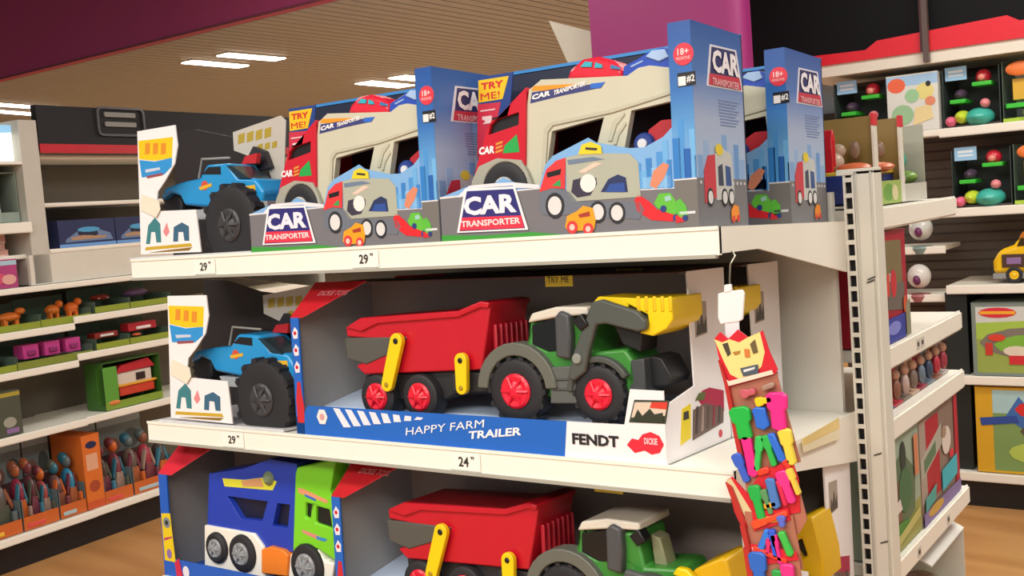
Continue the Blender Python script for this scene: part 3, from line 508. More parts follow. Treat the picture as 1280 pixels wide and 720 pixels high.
    for (px, py, r, hr) in ((649, 487, 34, 18), (752, 491, 32, 17)):
        (x, z), (x2, _) = g((px, py), (px+r, py)); r = x2-x; z = max(z, r+.003)
        wheel(t, tk, x, z, r, y-.014, y+.024, None, 0, lug=1); hubcap(tk, x, z, r*.54, y-.016, M('e4203c', .3))
        b = MB(); b.pr(arc(x, z, r*1.08, r*(1.48 if px < 700 else 1.3), 5 if px < 700 else 30, 178), y-.012, y+.02, M('66685f' if px < 700 else '4e514e')); b.build('mudguard', tk, bevel=.002)
    if bucket_up:
        b = MB(); b.pr(g((716, 470), (722, 440), (734, 405), (740, 388), (744, 376), (756, 373), (800, 387), (812, 399), (813, 410), (802, 413), (762, 403), (750, 404), (742, 436), (738, 462), (724, 474)), y-.020, y-.008, M('4f5450')); b.build('loader_arm', tk, bevel=.003)
        b = MB(); b.pr(g((722, 400), (733, 390), (742, 404), (732, 412)), y-.024, y-.012, BLACK); b.lathe(*g((728, 446))[0], [(.008, y-.024), (.008, y-.01)], M('8a8e86'), 10); b.pr(g((762, 404), (800, 414), (798, 440), (775, 430)), y+.0, y+.05, M('181a1a')); b.build('hydraulics', tk, bevel=.002)
        b = MB(); b.pr(g((739, 378), (746, 370), (790, 372), (784, 384)), y-.006, y+.07, YEL); b.pr(g((783, 378), (790, 372), (840, 371), (842, 398), (834, 410), (817, 419), (800, 415), (812, 405), (810, 392)), y-.010, y+.085, YEL); 
        for i in range(5): (x, z), = g((798+i*10, 371)); b.box(x-.003, x+.003, y-.0115, y-.008, z-.02, z+.002, M('e2c00e'))
        b.build('bucket', tk, bevel=.004)
    else:
        b = MB(); b.pr(g((716, 470), (722, 440), (760, 446), (796, 446), (812, 470), (806, 500), (790, 480), (742, 462), (724, 474)), y-.020, y-.008, M('55595a')); b.build('loader_arm', tk, bevel=.003)
        b = MB(); b.pr(g((722, 400), (733, 390), (742, 404), (732, 412)), y-.010, y+.012, BLACK); b.pr(g((736, 402), (748, 406), (758, 440), (742, 440)), y+.02, y+.05, M('8a8c6c')); b.build('hydraulics', tk, bevel=.002)
        b = MB(); gb = g; b.pr(gb((776, 440), (782, 430), (794, 431), (804, 442), (812, 478), (826, 506), (800, 506), (798, 470), (792, 444)), y-.014, y-.002, YEL); b.pr(gb((792, 440), (800, 432), (830, 415), (836, 416), (850, 470), (854, 506), (812, 506), (806, 470)), y+.0, y+.08, M('dcae10', .35), [gb((808, 458), (822, 447), (830, 470), (822, 478))]); b.build('bucket', tk, bevel=.003)
    return t
LT = (-.828, .004, 1.1768)
t2 = tractor_box(LT, True); t2['label'] = 'boxed green tractor with raised yellow bucket and red trailer, front of middle shelf'
dup(t2, (-.828, .222, 1.1768-.222*TILT), 'boxed tractor with its bucket raised, rear row of middle shelf behind another')
t3 = tractor_box(LT, False); t3.location = (-.766, .004, ZS[2]); t3['label'] = 'boxed green tractor with lowered yellow bucket and red trailer, bottom shelf front'
dup(t3, (-.766+.03, .26, ZS[2]-.26*TILT), 'boxed tractor at right rear of bottom shelf showing only its yellow bucket')

# ================================================================== BLUE AND GREEN TRUCK BOX
def lorry_box(L):
    t = thing('toy_lorry_box', 'boxed blue and lime green toy car lorry at left end of bottom shelf', 'toy box', L, RT); W, D, H = .475, .195, .262; g = FY(L, 0)
    BL = M('1f5cc0', .4); INN = M('a0938c', .6)
    b = MB(); b.box(0, W, .002, D, 0, .004, BL); b.build('tray', t); b = MB(); b.box(.002, W-.002, D-.004, D, 0, H, INN); b.build('back_panel', t)
    for nm, x in (('left_wall', 0), ('right_wall', W-.003)):
        b = MB(); b.T = Matrix.Translation((x, 0, 0)) @ Matrix(((0, 1, 0, 0), (1, 0, 0, 0), (0, 0, 1, 0), (0, 0, 0, 1))); b.pr([(0, 0), (0, .205 if x == 0 else .05), (.065, H), (D, H), (D, 0)], 0, .003, M('8b8a8a', .5)); b.build(nm, t)
    b = MB(); b.box(.002, W-.002, .065, D, H-.003, H, M('4c3230', .5)); b.add([(0, 0, .205), (.040, 0, .205), (.115, .065, H), (0, .065, H), (0, 0, .207), (.040, 0, .207), (.115, .065, H+.002), (0, .065, H+.002)], [(0, 1, 2, 3), (4, 5, 6, 7), (0, 1, 5, 4), (1, 2, 6, 5), (3, 0, 4, 7)], M('d83040', .25)); b.build('lid', t)
    b = MB(); b.box(0, .026, -.001, .002, 0, .205, BL); b.box(.026, W, -.001, .001, 0, .036, BL); b.build('front_lip', t)
    b = MB(); b.T = Matrix.Translation((0, -.001, 0)); b.flat([(.004, 0.03), (.002, .125), (.03, .128), (.038, .03)], M('e2c81c'), 1); b.fdisc(.018, .108, .011, .011, M('7c8890'), 2); b.fdisc(.018, .108, .005, .005, M('2c3034'), 3); b.flat([(.005, .07), (.03, .078), (.034, .082), (.008, .076)], M('b83468'), 2); b.fdisc(.02, .045, .008, .01, M('8c6ca8'), 2); b.flat([(.04, 0), (.036, .03), (.05, .04), (.06, .0)], M('c8284c'), 3); b.fdisc(.07, .015, .01, .012, M('e0e0ec'), 3); b.build('front_print', t)
    y = .04; g = FY(L, y); BB = M('2340b4', .3); LG = M('7cd42a', .3)
    b = MB(); b.pr(g((257, 592), (300, 586), (332, 574), (366, 580), (366, 690), (330, 684), (318, 668), (257, 657)), y, y+.09, BB, [g((280, 620), (331, 627), (325, 651), (298, 648)), g((343, 629), (359, 631), (357, 660), (338, 657))]); tk = b.build('toy_lorry', t, bevel=.003)
    b = MB(); b.pr(g((270, 610), (362, 622), (362, 668), (275, 655)), y+.012, y+.08, M('0e1230')); b.build('inner_dark_deck', tk)
    b = MB(); b.T = Matrix.Translation((0, y, 0)); b.flat(g((274, 598), (302, 600), (325, 597), (342, 602), (337, 613), (277, 608)), M('d8d83a'), 1); b.flat(g((298, 601), (322, 598), (326, 609), (300, 608)), M('cf9a6c'), 2); b.build('sticker', tk)
    (x, z), = g((332, 598)); b = MB(); b.lathe(x, z, [(.006, y-.010), (.013, y-.004), (.014, y+.002)], M('7c8c6c'), 16); b.build('roof_wheel', tk, smooth=True)
    b = MB(); b.pr([(min(x, W-.012), z) for x, z in g((366, 592), (368, 584), (412, 574), (430, 578), (410, 614), (422, 636), (426, 704), (398, 686), (376, 680), (366, 690))], y-.004, y+.095, LG, [g((380, 628), (388, 630), (386.5, 648), (380, 646)), g((393, 632), (410, 637), (414, 660), (393, 653))]); b.build('cab', tk, bevel=.003)
    b = MB(); b.pr(g((378, 626), (412, 634), (416, 662), (378, 648)), y+.003, y+.08, BLACK); b.build('cab_window', tk)
    b = MB(); b.T = Matrix.Translation((0, y-.004, 0)); b.flat(g((370, 609), (378, 611), (408, 625), (407, 629), (390, 622), (372, 616)), M('e09a70'), 1); b.flat(g((379, 617), (393, 623), (393, 626), (380, 620)), M('2c6cd0'), 2); b.flat(g((377, 661), (396, 668), (409, 675), (400, 675), (378, 665)), M('d88a80'), 1); b.flat(g((395, 669), (409, 673), (406, 676), (396, 673)), M('2c8cd0'), 2); b.build('cab_stripe', tk)
    b = MB(); b.pr(g((256, 655), (318, 666), (330, 682), (334, 722), (258, 712)), y-.006, y+.09, WHITE); b.pr(g((362, 724), (364, 692), (376, 680), (398, 686), (408, 700), (426, 704), (430, 730)), y-.006, y+.09, WHITE); b.build('chassis', tk, bevel=.003)
    b = MB(); b.pr(g((331, 714), (330, 685), (340, 681), (357, 686), (363, 692), (363, 718)), y-.010, y+.08, M('ee8226')); b.build('step_panel', tk, bevel=.002)
    for (px, py, r) in ((274, 683, 13), (306, 690, 16), (387, 706, 20)):
        (x, z), (x2, _) = g((px, py), (px+r, py)); wheel(t, tk, x, z, x2-x, y-.014, y+.02, None, 0); hubcap(tk, x, z, (x2-x)*.6, y-.016, M('8c9094', .3))
    return t
lorry_box((-1.252, .004, ZS[2]))

# ================================================================== CLIP STRIP WITH TOOL PACKETS
b = MB(); LS = on(912, 322, Y=-.02); hook = [on(915, 314, Y=-.012), on(919, 320, Y=-.016), on(913, 330, Y=-.02), on(912, 345, Y=-.02), on(912, 362, Y=-.02)]
cs = thing('clip_strip', 'white hanging clip strip hooked on the right corner of the top shelf', 'clip strip', tuple(LS))
b.tube([tuple(p-LS) for p in hook], .0013, M('a8a490', .3, 1)); b.build('wire_hook', cs, smooth=True)
g = FY(tuple(LS), 0)
b = MB(); b.pr(g((898, 367), (908, 364), (928, 362), (931, 366), (929, 399), (924, 402), (901, 405), (898, 397)), -.002, .002, M('efedee')); b.pr(g((906, 356), (914, 355), (915, 364), (906, 366)), -.003, .003, M('efedee')); b.pr(g((906, 402), (924, 400), (925, 425), (907, 425)), -.001, .001, M('e4e4e6')); b.build('ticket_holder', cs, bevel=.001)
b = MB(); b.pr(g((906, 425), (916, 425), (975, 760), (965, 760)), .006, .007, M('e4e4e6')); b.build('strip', cs)
TOOLC = ['22b848', '2f6fd8', 'f02c8c', 'f2d024', 'e8402c', '2a58c0', '35c45c', 'f23c9c']
def packet(quads, label, seed, tools, shift, yy=0.0):
    """header card, clear bag and the bright plastic tools it holds"""
    L = tuple(LS+Vector((0, yy-.012, 0))); g = FY(L, 0); t = thing('tool_packet', label, 'toy packet', L, (0, 0, 0), 'packets of plastic toy tools on the clip strip')
    s = lambda pts: g(*[(x+shift[0], y+shift[1]) for x, y in pts])
    b = MB(); b.pr(s(quads['head']), 0, .002, M('d42434', .35)); b.build('header_card', t)
    b = MB()
    for lay, (poly, c) in enumerate(quads['prints']): b.flat(s(poly), M(c, .4), 1+lay)
    b.build('header_print', t)
    b = MB(); b.pr(s(quads['bag']), .002, .004, M('b0705c', .3)); b.build('backing_card', t)
    b = MB(); b.pr(s(quads['edge']), -.004, .003, M('b9302c', .3)); b.build('bag_edge', t)
    for i, (x0, y0, x1, y1, w, c) in enumerate(tools):
        (a, z), (a2, z2), (e, _) = s([(x0, y0), (x1, y1), (x0+w, y0)]); r = (e-a)/2; b = MB()
        k = i % 3
        d = Vector((a2-a, z2-z)).normalized(); n = Vector((-d.y, d.x))*r; A = Vector((a, z)); B = Vector((a2, z2)); Q = A+(B-A)*.38
        P = [A-d*r*.4-n*.7, A-n*1.25, Q-n*1.15, Q+d*r*.3-n*.8, B-n*.85, B+d*r*.4, B+n*.85, Q+d*r*.3+n*.8, Q+n*1.15, A+n*1.25, A-d*r*.4+n*.7]
        if k == 1: P = [A-d*r*.3-n*.2, A-n*.9, Q-n*.8, B-n*.9, B+d*r*.5, B+n*.9, Q+n*.8, A+n*.9]
        b.pr([(p.x, p.y) for p in P], -.0075, -.0005, M(c, .3)); b.build('plastic_tool', t, bevel=.0018)
    return t
H1 = dict(head=[(893, 423), (900, 415), (910, 424), (922, 412), (938, 424), (953, 413), (962, 440), (972, 462), (968, 468), (912, 484), (905, 470), (898, 445)],
    prints=[([(893, 424), (903, 428), (912, 424), (924, 428), (934, 422), (950, 415), (956, 440), (952, 458), (940, 470), (925, 474), (913, 468), (905, 452)], 'f0dc8c'), ([(903, 430), (910, 428), (914, 442), (910, 446)], '4a4438'), ([(916, 440), (926, 438), (925, 442), (919, 444)], 'b08038'), ([(938, 430), (944, 424), (948, 440), (942, 442)], '6a5c3c'), ([(931, 436), (937, 436), (938, 446), (932, 446)], 'd87c3a'), ([(926, 460), (948, 455), (949, 466), (930, 470)], '4c5a68'), ([(930, 462), (945, 458), (944, 461), (931, 465)], 'e0e0e0'), ([(904, 470), (912, 476), (966, 462), (968, 467), (912, 482)], 'e8dcc8')],
    bag=[(908, 482), (970, 467), (984, 520), (1000, 578), (930, 598), (918, 540)], edge=[(899, 450), (907, 480), (918, 540), (930, 598), (935, 597), (924, 540), (912, 482), (903, 455)])
T1 = [(926, 512, 934, 546, 22, '22b848'), (950, 510, 956, 532, 20, '2f6fd8'), (972, 494, 976, 534, 22, 'f02c8c'), (948, 502, 966, 498, 9, 'f2d024'), (934, 545, 944, 592, 15, 'f02c8c'), (952, 546, 948, 586, 9, '35c45c'), (958, 545, 970, 580, 9, '2fb850'), (965, 542, 980, 574, 12, '2f6fd8'), (922, 568, 936, 600, 11, '3c62cc'), (982, 538, 992, 578, 14, 'e9d34a'), (950, 590, 962, 586, 10, 'e8402c'), (984, 575, 988, 583, 9, 'd83a30')]
T1 += [(930, 492, 945, 488, 9, 'c8606c'), (955, 485, 968, 480, 8, 'a88878')]
packet(dict(H1), 'top packet of toy tools with yellow cat-eared header card, under the white ticket', 1, T1, (0, 0))
H2 = dict(head=[(908, 600), (915, 596), (935, 618), (950, 590), (990, 575), (998, 600), (1000, 640), (940, 655), (925, 655), (918, 640)],
    prints=[([(908, 600), (914, 598), (940, 640), (940, 656), (926, 655)], 'd8c89a'), ([(925, 650), (940, 648), (941, 656), (926, 657)], 'c8303c')],
    bag=[(930, 600), (990, 580), (1008, 650), (998, 668), (945, 680), (936, 640)], edge=[(908, 602), (928, 656), (936, 658), (916, 608)])
T2 = [(944, 608, 954, 646, 13, '22b04c'), (964, 598, 972, 632, 14, '4a7cc0'), (978, 590, 992, 626, 13, 'e8348c'), (988, 586, 1000, 616, 7, 'e8c84a'), (974, 600, 984, 630, 7, 'd82c50'), (956, 612, 966, 640, 7, '5c9460'), (944, 655, 985, 640, 8, 'e8502c'), (958, 632, 972, 628, 9, 'e8a02c')]
packet(H2, 'second packet of toy tools from the top on the clip strip', 2, T2, (0, 0), -.004)
H3 = dict(head=[(940, 640), (985, 636), (988, 650), (960, 660), (942, 664)], prints=[([(955, 646), (975, 644), (974, 652), (956, 654)], 'f0c838')],
    bag=[(930, 640), (990, 645), (1003, 712), (945, 724), (932, 690)], edge=[(926, 656), (934, 690), (946, 724), (952, 722), (938, 680), (932, 654)])
T3 = [(978, 645, 980, 656, 9, '5a6cd0'), (962, 662, 953, 684, 10, '2f7ce0'), (966, 662, 972, 694, 8, '2f5cd8'), (969, 668, 978, 702, 7, 'f02c8c'), (978, 664, 990, 692, 11, '3fbc4c'), (963, 672, 962, 690, 6, 'd82c70'), (945, 684, 985, 700, 6, 'e8402c')]
packet(H3, 'third packet of toy tools down, with blue handles fanned out', 3, T3, (0, 0), -.008)
H4 = dict(head=[(938, 680), (995, 690), (998, 700), (955, 706), (940, 700)], prints=[([(940, 684), (950, 686), (950, 690), (941, 690)], 'e8d0c0')],
    bag=[(936, 684), (998, 698), (1006, 770), (950, 780)], edge=[(930, 684), (945, 780), (952, 780), (938, 686)])
T4 = [(948, 692, 954, 740, 18, '2a68c8'), (972, 712, 978, 740, 14, '2ca44c'), (985, 706, 990, 740, 14, 'e8348c')]
packet(H4, 'lowest visible packet of toy tools, at the bottom edge', 4, T4, (0, 0), -.012)

# ================================================================== HELPERS FOR THE SHELVES BEHIND
def frame(kind, s, d, z):
    """base point and heading of something standing s metres along a shelf run and d metres into it"""
    if kind == 'left': a = math.radians(94.86); o = Vector((-4.2, 0, 0)); e = Vector((-.0847, .9964, 0)); n = Vector((-.9964, -.0847, 0))
    elif kind == 'run': a = math.pi/2; o = Vector((.028, 0, 0)); e = Vector((0, 1, 0)); n = Vector((-1, 0, 0))
    else: a = 0; o = Vector((0, 3.883, 0)); e = Vector((1, 0, 0)); n = Vector((0, 1, 0))
    p = o+e*s+n*d; p.z = z; return tuple(p), (0, 0, a), e, n
def spx(kind, px, py, d=0):
    _, _, e, n = frame(kind, 0, 0, 0); p0 = Vector(frame(kind, 0, d, 0)[0]); r = CF+CR*((px-640)/FPX)-CU*((py-360)/FPX)
    t = (p0-CAM).dot(n)/r.dot(n); P = CAM+r*t; return (P-p0).dot(e), P.z
def prints(b, W, H, items, lay=1):
    for i, it in enumerate(items):
        k, c = it[0], it[-1]; l = lay+i
        if k == 'r': b.frect(it[1]*W, it[3]*W, it[2]*H, it[4]*H, M(c), l)
        elif k == 'e': b.fdisc(it[1]*W, it[2]*H, it[3]*W, it[4]*H, M(c), l, 12)
        elif k == 'p': b.flat([(x*W, z*H) for x, z in it[1]], M(c), l)
        elif k == 't': b.text(it[1], it[2]*W, it[4]*W, it[3]*H, it[5]*H, M(c), l, bold=.03)
def carton(name, label, cat, kind, s0, s1, z0, z1, d, depth, col, items, group=None, side=None, sitems=()):
    loc, rot, e, n = frame(kind, s0, d, z0); W = s1-s0; H = z1-z0; t = thing(name, label, cat, loc, rot, group)
    b = MB(); b.box(0, W, 0, depth, 0, H-.002, M(col, .4)); b.build('carton', t, bevel=.0015)
    b = MB(); b.box(-.0005, W+.0005, -.0008, depth+.0005, H-.006, H, M(side or col, .4)); b.build('lid', t)
    b = MB(); prints(b, W, H, items); b.T = Matrix.Translation((0, -.0008, 0)); b.build('front_print', t)
    if sitems: b = MB(); face_x(b, W); prints(b, depth, H, sitems); b.build('side_print', t)
    return t
def tray_box(name, label, cat, kind, s0, s1, z0, z1, d, depth, back, side, lip, liph, contents, group=None, top=True, wallc=None, card=None, wh=1.0, walls=(0, 1)):
    """open window box: back, base, side walls, printed lip and the toys inside as their own parts"""
    loc, rot, e, n = frame(kind, s0, d, z0); W = s1-s0; H = z1-z0; t = thing(name, label, cat, loc, rot, group)
    b = MB(); b.box(0, W, 0, depth, 0, .004, M(side)); b.build('tray', t)
    b = MB(); b.box(0, W, depth-.004, depth, 0, H, M(back, .5)); 
    b.build('back_panel', t)
    if card:
        b = MB(); b.T = Matrix.Translation((0, depth-.004, 0)); prints(b, W, H, card); b.build('back_print', t)
    for x in [(0, W-.003)[i] for i in walls]:
        b = MB(); b.box(x, x+.003, .001, depth-.004, .004, H*wh-.003, M(wallc or side, .4)); b.build('side_wall', t)
    if top: b = MB(); b.box(0, W, .001, depth, H-.003, H, M(side)); b.build('lid', t)
    if liph: b = MB(); b.box(0, W, -.001, .001, 0, liph*H, M(lip, .4)); b.build('front_lip', t)
    for nm, k, a, c in contents:
        b = MB()
        if k == 'e': b.ell((a[0]*W, a[1]*depth, a[2]*H), (a[3]*W, a[4]*depth, a[5]*H), M(c, .3), 12, 8); b.build(nm, t, smooth=True)
        elif k == 'b': b.box(a[0]*W, a[3]*W, a[1]*depth, a[4]*depth, a[2]*H, a[5]*H, M(c, .35)); b.build(nm, t, bevel=.003)
        elif k == 'p': b.pr([(x*W, z*H) for x, z in a[2]], a[0]*depth, a[1]*depth, M(c, .35)); b.build(nm, t, bevel=.002)
    return t
def rail(parent, kind_name, W, D, z, x, y, lip=.035, col=SHELF):
    b = MB(); b.box(0.002, W-.002, .004, D, -.02, -.001, col); b.box(0, W, 0, .004, -lip, .001, col); b.box(.0, W, -.003, .0, -lip+.004, -.003, WHITE); return b.build('shelf', parent, loc=(x, y, z))

# ================================================================== LEFT WALL OF SHELVES
(loc, rot, _, _) = frame('left', 0, 0, 0)
lg = thing('wall_shelving_unit', 'long white wall shelving unit down the left aisle, full of toy sets', 'shelf unit', loc, rot)
B0 = .1; S1 = 1.83; S2 = 3.9; BACKC = M('6b6254', .6)
for i, (z, y) in enumerate(((.17, 0), (.645, 0), (.945, .02), (1.135, .02))): rail(lg, 'shelf', S1-B0, .42, z, B0, y)
for z, y in ((.172, .0), (.65, .0), (.975, .02), (1.165, .02)): rail(lg, 'shelf', S2-S1, .42, z, S1, y)
rail(lg, 'shelf', S2-B0, .42, 1.345, B0, -.02, .028)
for z in (1.745, 1.985): rail(lg, 'shelf', S2-1.72, .35, z, 1.72, .06, .018)
rail(lg, 'shelf', S2-1.72, .35, 1.515, 1.72, .0, .02)
rail(lg, 'shelf', 1.62-B0, .4, 1.655, B0, -.02, .05); rail(lg, 'shelf', 1.62-B0, .4, 1.50, B0, .05, .02)
b = MB(); b.box(B0, S2, .425, .45, 0, 2.02, BACKC); 
b.build('back_panel', lg)
b = MB(); b.box(B0, S2, .05, .07, 0, .135, BLACK); b.build('kick_plate', lg)
b = MB(); b.box(1.60, S2, .0, .02, 1.348, 1.494, M('d9d6ca', .4)); b.build('front_panel', lg)
b = MB(); b.box(1.62, 1.72, .0, .42, 1.35, 2.15, M('c4c1b6', .4)); b.build('upright', lg, bevel=.003)
b = MB(); b.box(B0, 1.62, .0, .4, 1.935, 1.95, WHITE); b.build('light_box_base', lg)
b = MB(); b.box(B0, 1.60, .03, .35, 1.95, 2.09, M('f4f6f2', .4, emit=.9)); lb = b.build('light_box', lg); 
b = MB(); b.T = Matrix.Translation((0, .029, 0)); b.flat([(B0, 2.09), (B0, 2.04), (1.42, 2.045), (1.5, 2.085), (1.6, 2.09), (1.6, 2.125), (1.4, 2.125), (1.2, 2.09)], M('8cc4e8', emit=.5), 1); b.build('light_box_print', lb)
# dark fascia with its red stripe and outlined panel
b = MB(); b.box(1.725, 4.6, .0, .04, 2.0, 2.225, M('101015', .6)); b.box(1.725, 4.6, -.003, .0, 1.99, 2.035, M('c01c2c', .4)); b.build('fascia', lg)
b = MB(); (x0, z0), (x1, z1) = spx('left', 122, 170), spx('left', 178, 136)
def rrect(x0, x1, z0, z1, r, n=5): return [(cx+r*math.cos(a), cz+r*math.sin(a)) for cx, cz, a0 in ((x1-r, z1-r, 0), (x0+r, z1-r, 1.5708), (x0+r, z0+r, 3.1416), (x1-r, z0+r, 4.7124)) for a in [a0+1.5708*i/n for i in range(n+1)]]
b.pr(rrect(x0, x1, z0, z1, .03), -.012, -.001, M('4c4c50', .3), [rrect(x0+.012, x1-.012, z0+.012, z1-.012, .02)]); b.pr(rrect(x0+.05, x1-.06, z0+.10, z0+.125, .005), -.01, -.001, M('8a8a86')); b.pr(rrect(x0+.05, x1-.06, z0+.05, z0+.075, .005), -.01, -.001, M('8a8a86')); b.build('outlined_emblem', lg)
# -- upper left bay
tray_box('playset_box', 'grey-green boxed playset with an orange and red badge at far left edge', 'toy box', 'left', 1.02, 1.50, 1.66, 1.92, .03, .25, '8a9a8c', 'a3b0a2', '9aa89c', .25,
  [('badge', 'e', (.62, -.02, .72, .16, .02, .15), 'e8902a'), ('badge', 'e', (.66, -.05, .8, .1, .02, .09), 'd8303c'), ('toy', 'b', (.2, .2, .05, .8, .7, .4), '7c8c84')], wallc='9aaaa0')
tray_box('playset_box', 'grey-green boxed playset with dark window beside the white upright', 'toy box', 'left', 1.505, 1.61, 1.66, 1.90, .05, .22, '4c5650', '93a196', '93a196', .2, [('toy', 'e', (.5, .5, .5, .2, .2, .2), '5c2a34')])
for k in range(4): carton('flat_box', 'flat pink boxed game in the far left stack, %s' % ('lowest of four', 'second from bottom', 'third from bottom', 'topmost of four')[k], 'box', 'left', 1.02, 1.535-.01*(k % 2), 1.502+.031*k, 1.531+.031*k, .06+.006*(k % 3), .25, 'c99a8c', [('r', .0, .0, 1, .14, 'e8cfc2'), ('r', .1, .35, .7, .7, 'b86c6c')], 'pink boxed games in the far left stack')
carton('doll_box', 'pink and purple doll box with dark-haired face at far left edge', 'toy box', 'left', 1.05, 1.53, 1.348, 1.485, 0, .2, 'b0447c', [('r', 0, .8, 1, 1, 'a8cadc'), ('e', .45, .75, .35, .22, '38202c'), ('e', .42, .5, .16, .25, 'e0a078'), ('p', [(.3, .55), (.6, .7), (.75, .5), (.5, .35)], 'e8b03a'), ('e', .7, .35, .2, .22, 'd05070'), ('e', .15, .3, .14, .2, 'c83048'), ('r', 0, 0, .6, .16, '8c4aa8'), ('e', .9, .3, .08, .18, 'e0a8a0')])
# -- boxed vehicles on the upper shelf
for (a, c, lb) in ((75, 146, 'dark blue boxed toy vehicle on wall shelf right of the white upright'), (147, 200, 'dark blue boxed toy vehicle on wall shelf, half hidden by monster truck box')):
    s0 = spx('left', a+3, 290)[0]; s1 = spx('left', c+3, 290)[0]
    carton('vehicle_box', lb, 'toy box', 'left', s0, s1, 1.517, 1.655, .03, .2, '283058', [('p', [(.12, .3), (.35, .6), (.6, .68), (.9, .45), (.95, .2), (.1, .18)], '6a82a8'), ('r', 0, 0, 1, .12, '6c9cd8'), ('e', .5, .5, .18, .16, '1c2440'), ('p', [(.2, .35), (.4, .42), (.85, .35), (.8, .27), (.2, .25)], 'b08c6c'), ('e', .52, .62, .2, .1, '4ca0d0'), ('e', .62, .45, .06, .08, '20203a')], 'dark blue vehicle boxes on the wall shelf')
# -- green animal boxes, rows L1 and L2
def creature(cx, c, w=.1, legs=True):
    r = [('toy_animal', 'e', (cx, .35, .52, w, .16, .2), c), ('toy_animal_head', 'e', (cx+w*.9, .3, .72, w*.42, .12, .14), c)]
    if legs: r += [('toy_animal_leg', 'b', (cx-w*.7, .25, .2, cx-w*.35, .4, .45), c), ('toy_animal_leg', 'b', (cx+w*.3, .25, .2, cx+w*.65, .4, .45), c)]
    return r
def row(kind, pxs, py, z0, z1, d, f):
    for i, (a, c) in enumerate(pxs): f(i, spx(kind, a, py, d)[0], spx(kind, c, py, d)[0])
def green_tray(label, s0, s1, z0, z1, things_, lipc='8c9c34', grp=None, back='3c5a4c'):
    tray_box('animal_set_box', label, 'toy box', 'left', s0, s1, z0, z1, .03, .22, back, '5c7040', lipc, .26, things_, grp, top=False, wallc='54685c', wh=.5)
X = lambda px, py: spx('left', px, py, .03)[0]
L1a, L1b, L1c = X(-20, 410), X(52, 408), X(116, 404)
green_tray('green toy box with one orange animal, far left, upper green row', L1a, L1b-.004, 1.137, 1.262, creature(.62, 'd8742a', .2)); green_tray('green toy box with two orange animals, upper green row', L1b, L1c-.004, 1.137, 1.275, creature(.42, 'd8742a', .13)+creature(.8, 'e07028', .13))
green_tray('green toy box with a small dark red car, upper green row beside the divider', X(120, 398), X(163, 393), 1.168, 1.29, [('toy_car', 'e', (.4, .3, .6, .28, .16, .14), '6c1c1c'), ('toy_car_window', 'b', (.25, .16, .55, .55, .2, .62), 'd8d0c8')]); green_tray('green toy box with purple contents, upper green row behind the truck card', X(164, 393), X(215, 388), 1.168, 1.29, [('toy', 'e', (.4, .4, .6, .3, .2, .2), '5c4468')])
L2a, L2b, L2c = X(-20, 462), X(22, 458), X(118, 450)
green_tray('plain green toy box, far left, lower green row', L2a, L2b-.004, .947, 1.07, [('toy', 'e', (.5, .4, .4, .3, .2, .2), '6c8a3c')])
green_tray('green toy box holding three pink toys in a line', L2b, L2c-.004, .947, 1.09, sum([[('pink_toy', 'b', (x, .15, .3, x+.2, .5, .78), 'c0408c'), ('pink_toy_window', 'b', (x+.05, .1, .42, x+.15, .16, .6), '8c2c6c')] for x in (.14, .42, .7)], []), '7f8c38')
green_tray('green toy box with a long dark red car, lower green row', X(122, 445), X(163, 439), .977, 1.10, [('toy_car', 'b', (.15, .2, .42, .85, .5, .66), '8c2a24'), ('toy_car_window', 'b', (.3, .17, .48, .7, .21, .58), 'e0dcd4')]); green_tray('green toy box with a bright red toy car behind the truck card', X(164, 439), X(215, 434), .977, 1.10, [('toy_car', 'b', (.12, .2, .5, .8, .5, .85), 'b82834'), ('toy_car_window', 'b', (.3, .17, .55, .65, .21, .68), 'e8e0dc'), ('toy', 'e', (.3, .2, .33, .1, .1, .08), 'c85c34')])
# -- row L3
carton('toy_set_box', 'muted green and purple boxed toy set at far left edge', 'toy box', 'left', X(-25, 545), X(28, 540), .648, .86, .02, .25, '4c5244', [('r', 0, .88, 1, 1, 'a8983a'), ('e', .7, .3, .16, .12, '9c9c90'), ('e', .3, .6, .2, .15, '3c4a40'), ('r', .6, .05, .9, .16, '8c6ca0')])
tray_box('barn_set_box', 'tall green box holding a red and white toy barn', 'toy box', 'left', X(134, 520), X(205, 508), .653, .90, .03, .15, '3c4c34', '3f6c2c', '7f9a36', .16,
  [('green_tower', 'b', (.0, .0, .1, .24, .4, .9), '5c9c3c'), ('barn', 'b', (.3, .15, .22, .92, .6, .42), 'c8402c'), ('barn_wall', 'b', (.3, .2, .46, .9, .6, .72), 'd8ccc0'), ('roof', 'p', (.15, .65, [(.26, .72), (.36, .88), (.85, .95), (.96, .74)]), 'b82430'), ('balcony', 'b', (.27, .1, .42, .96, .3, .47), 'e0a02c'), ('door', 'b', (.62, .16, .5, .78, .21, .66), '2c2020'), ('flower', 'e', (.15, .0, .14, .1, .06, .05), 'd87c3a')])
